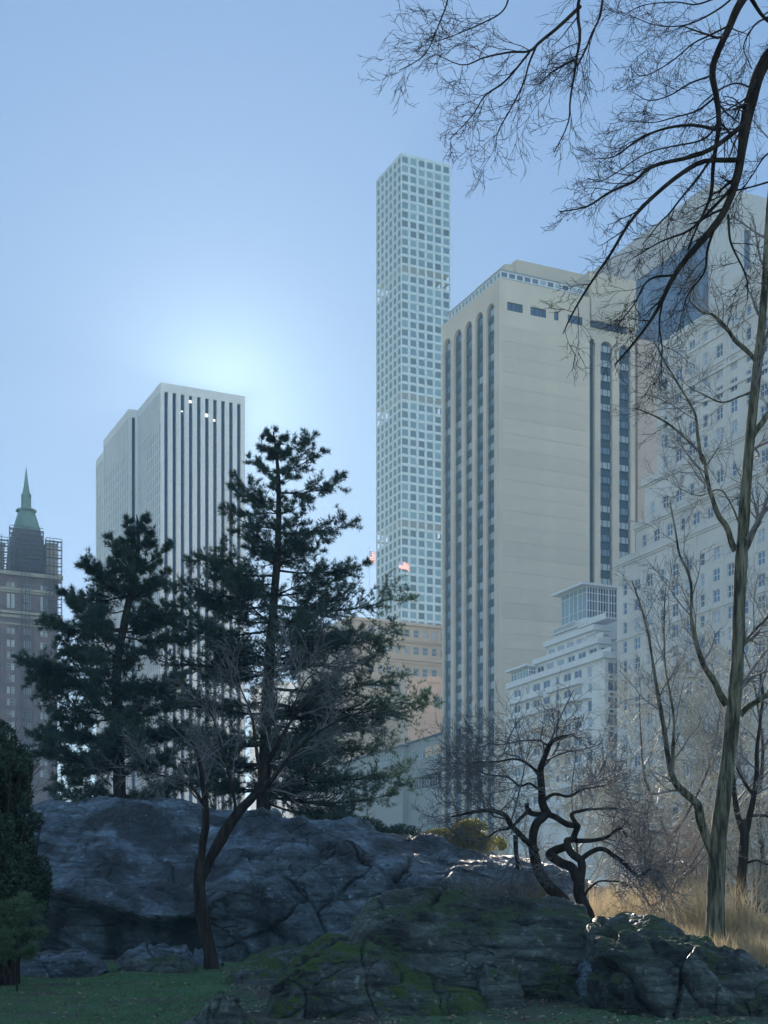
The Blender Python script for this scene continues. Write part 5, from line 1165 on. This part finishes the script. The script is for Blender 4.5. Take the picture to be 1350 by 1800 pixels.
# ---------------- bare thickets and farther trees
def thicket_tree(name, label, x_px, Y, h, r0, spread, seed, twig, nst=1, group=None, cat='tree', dens=1.0, rmin=.008, bark='bark_grey'):
    global rng
    rng = np.random.default_rng(seed)
    x0 = (x_px-CX)*Y/F; gz = float(ground_z(x0, Y)); stems = []
    for i in range(nst):
        az = rng.uniform(0, 2*pi); ln = h*rng.uniform(.75, 1.); k = 12; p = np.empty((k, 3)); p[0] = (x0+rng.normal()*.15*(nst > 1), Y+rng.normal()*.15*(nst > 1), gz-.2); d = unit(np.array([cos(az)*spread, sin(az)*spread, 1.]))
        for j in range(1, k): p[j] = p[j-1]+d*ln/(k-1); d = unit(d+rng.normal(size=3)*.10+np.array([0, 0, .05]))
        stems.append(p)
    A = np.array(stems); R_ = np.tile(taper(12, r0, r0*.15), (nst, 1)); R_[:, 0] *= 1.3
    root = tree_root(name, A[0, 0], label, cat, group)
    for a, r in zip(A, R_): g = Geo(); g.add(*tubes(a[None], r[None], 6)); g.obj('trunk' if nst == 1 else 'stem', M[bark], root)
    g = Geo(); b1, r1 = kids(A, R_, max(4, int(18*dens)), (.18 if nst == 1 else .1, 1.), (30, 65), (.35, .6), 7, .16, .06, rr=.5, tip=.35, rmin=rmin*1.5)
    g.add(*tubes(b1, r1, 4)); b2, r2 = kids(b1, r1, int(10*dens), (.15, 1.), (25, 60), (.35, .6), 5, .18, .03, rr=.55, tip=.5, rmin=rmin, fall=.4); g.add(*tubes(b2, r2, 3))
    b3, r3 = kids(b2, r2, int(7*dens), (.15, 1.), (25, 60), (.35, .7), 4, .2, .02, rr=.7, tip=.6, rmin=rmin*.8, fall=.3); g.add(*tubes(b3, r3, 3))
    g.obj('crown', M[twig], root); return root
k_ = 0
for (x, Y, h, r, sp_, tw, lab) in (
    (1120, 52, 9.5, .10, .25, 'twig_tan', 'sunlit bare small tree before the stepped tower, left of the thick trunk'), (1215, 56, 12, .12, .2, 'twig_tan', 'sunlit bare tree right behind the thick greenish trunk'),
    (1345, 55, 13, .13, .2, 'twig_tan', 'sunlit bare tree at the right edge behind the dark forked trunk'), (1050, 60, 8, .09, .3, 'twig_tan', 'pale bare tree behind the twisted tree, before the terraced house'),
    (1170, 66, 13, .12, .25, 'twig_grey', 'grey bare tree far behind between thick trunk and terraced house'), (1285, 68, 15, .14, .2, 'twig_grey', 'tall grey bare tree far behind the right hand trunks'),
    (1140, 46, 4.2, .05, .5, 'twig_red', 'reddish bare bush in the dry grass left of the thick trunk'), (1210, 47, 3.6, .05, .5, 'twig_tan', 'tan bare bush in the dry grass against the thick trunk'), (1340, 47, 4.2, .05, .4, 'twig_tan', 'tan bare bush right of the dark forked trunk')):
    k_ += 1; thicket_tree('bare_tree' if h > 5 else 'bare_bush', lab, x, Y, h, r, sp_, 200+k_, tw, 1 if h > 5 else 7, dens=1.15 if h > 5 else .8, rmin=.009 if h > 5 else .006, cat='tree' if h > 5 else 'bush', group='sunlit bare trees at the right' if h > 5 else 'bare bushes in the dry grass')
for i, (x, Y, h, lab) in enumerate(((100, 68, 6.5, 'grey bare tree at the foot of the shorter pine, over the outcrop'), (300, 75, 6, 'grey bare tree seen between the two pine trunks'), (560, 72, 6.5, 'grey bare tree right of the tallest pine trunk'), (650, 80, 5.5, 'grey bare tree at the right edge of the tallest pine'), (400, 90, 8, 'farther grey bare tree just left of the tallest pine trunk'), (150, 95, 8, 'farther grey bare tree left of the shorter pine trunk'), (740, 78, 5.0, 'grey bare tree before the ribbon windowed building'), (840, 84, 6, 'grey bare tree before the foot of the hotel tower'), (930, 90, 8, 'grey bare tree before the terraced house'))):
    thicket_tree('bare_tree', lab, x, Y, h+(2 if Y > 75 else 0), .09, .3, 300+i, 'twig_grey', 1, rmin=.012, group='bare trees beyond the outcrop')
thicket_tree('bare_bush', 'pale grey twiggy bush over the left end of the outcrop', 105, 56, 4.6, .05, .5, 331, 'twig_grey', 8, 'bare bushes in the dry grass' and None, 'bush', .9, .007)

# ---------------- leafy bushes
def leaves(g, pos, size, flat=.0):
    n = len(pos); a = unit(rng.normal(size=(n, 3))); b = unit(np.cross(a, rng.normal(size=(n, 3)))); s = size*rng.uniform(.6, 1.3, n)[:, None]
    v = np.stack([pos-a*s, pos+b*s*.45, pos+a*s, pos-b*s*.45], 1).reshape(-1, 3); g.add(v, np.arange(n*4).reshape(-1, 4))
def bush(name, label, blobs, n, size, m, seed, stem_m='bark_dark', thr=-.05, fs=1.1, cat='bush'):
    """blobs: (px, py, Y, rx, ry, rz) crown volumes"""
    global rng
    rng = np.random.default_rng(seed); root = None; g = Geo(); sg = Geo()
    c0 = P(*blobs[0][:3]); bx, by = c0[0], c0[1]; root = tree_root(name, (bx, by, float(ground_z(bx, by))-.1), label, cat)
    tot = sum(b_[3]*b_[4]*b_[5] for b_ in blobs); st = []
    for (px, py, Y, rx, ry, rz) in blobs:
        c = P(px, py, Y); k = int(n*rx*ry*rz/tot*2.2); u = unit(rng.normal(size=(k, 3)))*(rng.random(k)[:, None]**.38)
        p = c+u*np.array([rx, ry, rz]); nz = fbm(p*fs+seed, 3, seed); keep = (nz > thr+.25*(np.linalg.norm(u, axis=1)-.7)) & (p[:, 2] > ground_z(p[:, 0], p[:, 1])+.03); p = p[keep][:int(n*rx*ry*rz/tot)]
        leaves(g, p, size)
        for _ in range(max(1, int(9*min(1, rz*rx)))):
            e = c+unit(rng.normal(size=3))*np.array([rx, ry, rz])*.75; b0 = np.array([bx, by, float(ground_z(bx, by))-.1])+np.array([rng.normal()*.15, rng.normal()*.15, 0]); t = np.linspace(0, 1, 8)[:, None]
            q = b0*(1-t)+e*t; q[:, 2] += np.sin(pi*t[:, 0])*.25*rz; st.append(q)
    A = np.array(st); R_ = np.tile(taper(8, .035, .008), (len(A), 1)); sg.add(*tubes(A, R_, 4)); b1, r1 = kids(A, R_, 6, (.3, 1.), (25, 60), (.2, .4), 4, .2, rmin=.004); sg.add(*tubes(b1, r1, 3))
    g.obj('foliage', M[m], root, smooth=False); sg.obj('stems', M[stem_m], root); return root
_r = np.random.default_rng(77)
hb_ = [(10, 1560, 33, 1.0, 1.1, 1.5), (-20, 1430, 34, 1.1, 1.1, 1.6), (10, 1350, 34.5, .6, .9, .9), (-60, 1600, 33, 1.2, 1.0, 1.8), (-10, 1300, 35, .5, .7, .5)]
for _ in range(22):
    y_ = _r.uniform(1270, 1640); hb_.append((_r.uniform(10, 62) - max(0, (1360-y_)*.25), y_, _r.uniform(32.4, 34.4), _r.uniform(.18, .42), _r.uniform(.25, .5), _r.uniform(.16, .40)))
bush('holly_bush', 'dark evergreen bush filling the left edge beside the outcrop', hb_, 80000, .05, 'holly', 401, thr=-.08, fs=1.9)
bush('yellow_green_shrub', 'low spreading yellow green shrub catching sun above the outcrop', [(790, 1478, 62, 1.7, 1.3, .5), (830, 1462, 62.5, .8, 1, .55), (745, 1484, 61.5, 1.3, 1.2, .4), (858, 1484, 62, .8, .9, .4), (810, 1470, 62, .5, .6, .75)], 17000, .055, 'yellow_leaf', 411, thr=-.02, fs=1.8)
bush('low_green_shrub', 'low dark green shrub under the tallest pine at the outcrop edge', [(640, 1458, 58, 1.4, 1.0, .5), (700, 1470, 58, 1.0, .9, .5), (590, 1448, 58, .8, .8, .45)], 11000, .05, 'holly', 421, thr=-.2)
# ================================================================ GRASSES AND LITTER
def blades(name, pts, h, w, m, seed, lean=.35, wind=(0, 0), seg=2, kind='stuff'):
    r = np.random.default_rng(seed); n = len(pts); H = r.uniform(h[0], h[1], n)[:, None]; az = r.uniform(0, 2*pi, n); side = np.stack([np.cos(az), np.sin(az), 0*az], -1)*w*.5
    ld = np.stack([r.normal(size=n)*lean+wind[0], r.normal(size=n)*lean+wind[1], np.ones(n)], -1); up = unit(ld); b = pts
    m1 = b+unit(ld*np.array([.5, .5, 1]))*H*.55; tp = m1+unit(ld*np.array([1.8, 1.8, .8]))*H*.5
    v = np.stack([b+side, b-side, m1-side*.7, m1+side*.7, tp], 1).reshape(-1, 3); i = np.arange(n)[:, None]*5
    return tag(np_obj(name, v, [i+np.array([[0, 1, 2, 3]]), i+np.array([[3, 2, 4]])], m), kind=kind)
def scatter(n, x0, x1, y0, y1, f=None, seed=1):
    r = np.random.default_rng(seed); x = r.uniform(x0, x1, n); y = r.uniform(y0, y1, n)
    if f is not None: k = f(x, y, r); x, y = x[k], y[k]
    return np.stack([x, y, ground_z(x, y)-.01], -1)
def lawn_mask(x, y, r):
    q = np.stack([x*.9, y*.9, 0*x], -1); nz = fbm(q, 4, 77); edge = -3.3-.10*(y-32)+.5*fbm(q*.6, 2, 78)
    return (nz > -.42+.5*r.random(len(x))-.25) & (x < edge)
blades('lawn_grass', scatter(150000, -13, -2.2, 21, 41.5, lawn_mask, 501), (.03, .085), .012, M['grass'], 502, .5)
blades('grass_tufts', scatter(9000, -3.6, 3.5, 22, 30, lambda x, y, r: fbm(np.stack([x*1.1, y*1.1, 0*x], -1), 3, 79) > .28, 503), (.05, .16), .012, M['grass'], 504, .5)
def dry_mask(x, y, r): px = CX+F*x/y; return (px > 1035) & (px < 1400) & (fbm(np.stack([x*.8, y*.8, 0*x], -1), 3, 81) > -.45+.5*r.random(len(x))-.2)
blades('dry_grass', scatter(32000, 4.0, 13, 33.2, 48, dry_mask, 511), (.35, .85), .014, M['dry_grass'], 512, .32, (-.12, -.1))
def strip_on(crest, Y, n, seed, dy=.5):
    r = np.random.default_rng(seed); c = np.array(crest, float); px = r.uniform(c[0, 0], c[-1, 0], n); py = np.interp(px, c[:, 0], c[:, 1]); Yq = Y+r.uniform(-dy, dy, n); return np.stack([(px-CX)*Yq/F, Yq, ZC+(HOR-py)*Yq/F], -1)
blades('tall_dry_grass', scatter(9000, 4.6, 9.5, 38, 48, dry_mask, 513), (.9, 1.9), .012, M['dry_grass'], 514, .28, (-.1, -.1))
blades('reeds', strip_on([(790, 1592), (860, 1602), (920, 1598), (975, 1600)], 36.5, 900, 521, .9), (.4, 1.0), .010, M['reed'], 522, .2)
blades('dry_reeds', strip_on([(1038, 1650), (1100, 1650), (1190, 1665)], 33.5, 1500, 523, .8), (.25, .6), .012, M['dry_grass'], 524, .35)
def litter(n, x0, x1, y0, y1, seed, f=None):
    p = scatter(n, x0, x1, y0, y1, f, seed); r = np.random.default_rng(seed+1); n = len(p); az = r.uniform(0, 2*pi, n); s = r.uniform(.025, .065, n)[:, None]
    a = np.stack([np.cos(az), np.sin(az), r.normal(size=n)*.35], -1); b = np.stack([-np.sin(az), np.cos(az), r.normal(size=n)*.45], -1); p = p+np.array([0, 0, .03]); 
    return np.stack([p-a*s, p+b*s*.6, p+a*s, p-b*s*.6], 1).reshape(-1, 3), np.arange(n*4).reshape(-1, 4)
v, f = litter(9500, -13, 6, 21, 42, 531, lambda x, y, r: r.random(len(x)) < np.where(x < -3.3, .4, 1))
tag(np_obj('fallen_leaves', v, [f], M['litter']), kind='stuff')
def sticks(n, seed):
    r = np.random.default_rng(seed); x = r.uniform(-4.5, 3, n); y = r.uniform(21.5, 30, n); az = r.uniform(0, 2*pi, n); L = r.uniform(.08, .3, n)[:, None]
    a = np.stack([x, y, ground_z(x, y)+.02], -1); d = np.stack([np.cos(az), np.sin(az), r.uniform(-.1, .4, n)], -1); t = np.linspace(0, 1, 4)[None, :, None]
    return a[:, None]+d[:, None]*L[:, None]*t+np.random.default_rng(9).normal(size=(n, 4, 3))*.012, np.full((n, 4), .004)
g = Geo(); pp, rr = sticks(420, 541); g.add(*tubes(pp, rr, 3)); tag(g.obj('twig_litter', M['bark_grey']), kind='stuff')
# ================================================================ AIR
hz = MB(); hz.box(-905, 905, -305, 1105, -5.2, 440); 
HM = bpy.data.materials.new('haze'); HM.use_nodes = True; HM.node_tree.nodes.clear()
pv = HM.node_tree.nodes.new('ShaderNodeVolumePrincipled'); pv.inputs['Color'].default_value = (.55, .80, .92, 1); pv.inputs['Density'].default_value = HAZE_D; pv.inputs['Anisotropy'].default_value = HAZE_G
# the same air's narrow forward lobe: the aureole round the sun
p2 = HM.node_tree.nodes.new('ShaderNodeVolumePrincipled'); p2.inputs['Color'].default_value = (1.0, .56, .50, 1); p2.inputs['Density'].default_value = HAZE_F; p2.inputs['Anisotropy'].default_value = .945
ad = HM.node_tree.nodes.new('ShaderNodeAddShader'); HM.node_tree.links.new(pv.outputs[0], ad.inputs[0]); HM.node_tree.links.new(p2.outputs[0], ad.inputs[1])
oo = HM.node_tree.nodes.new('ShaderNodeOutputMaterial'); HM.node_tree.links.new(ad.outputs[0], oo.inputs['Volume'])
tag(hz.obj('haze', HM), kind='stuff')
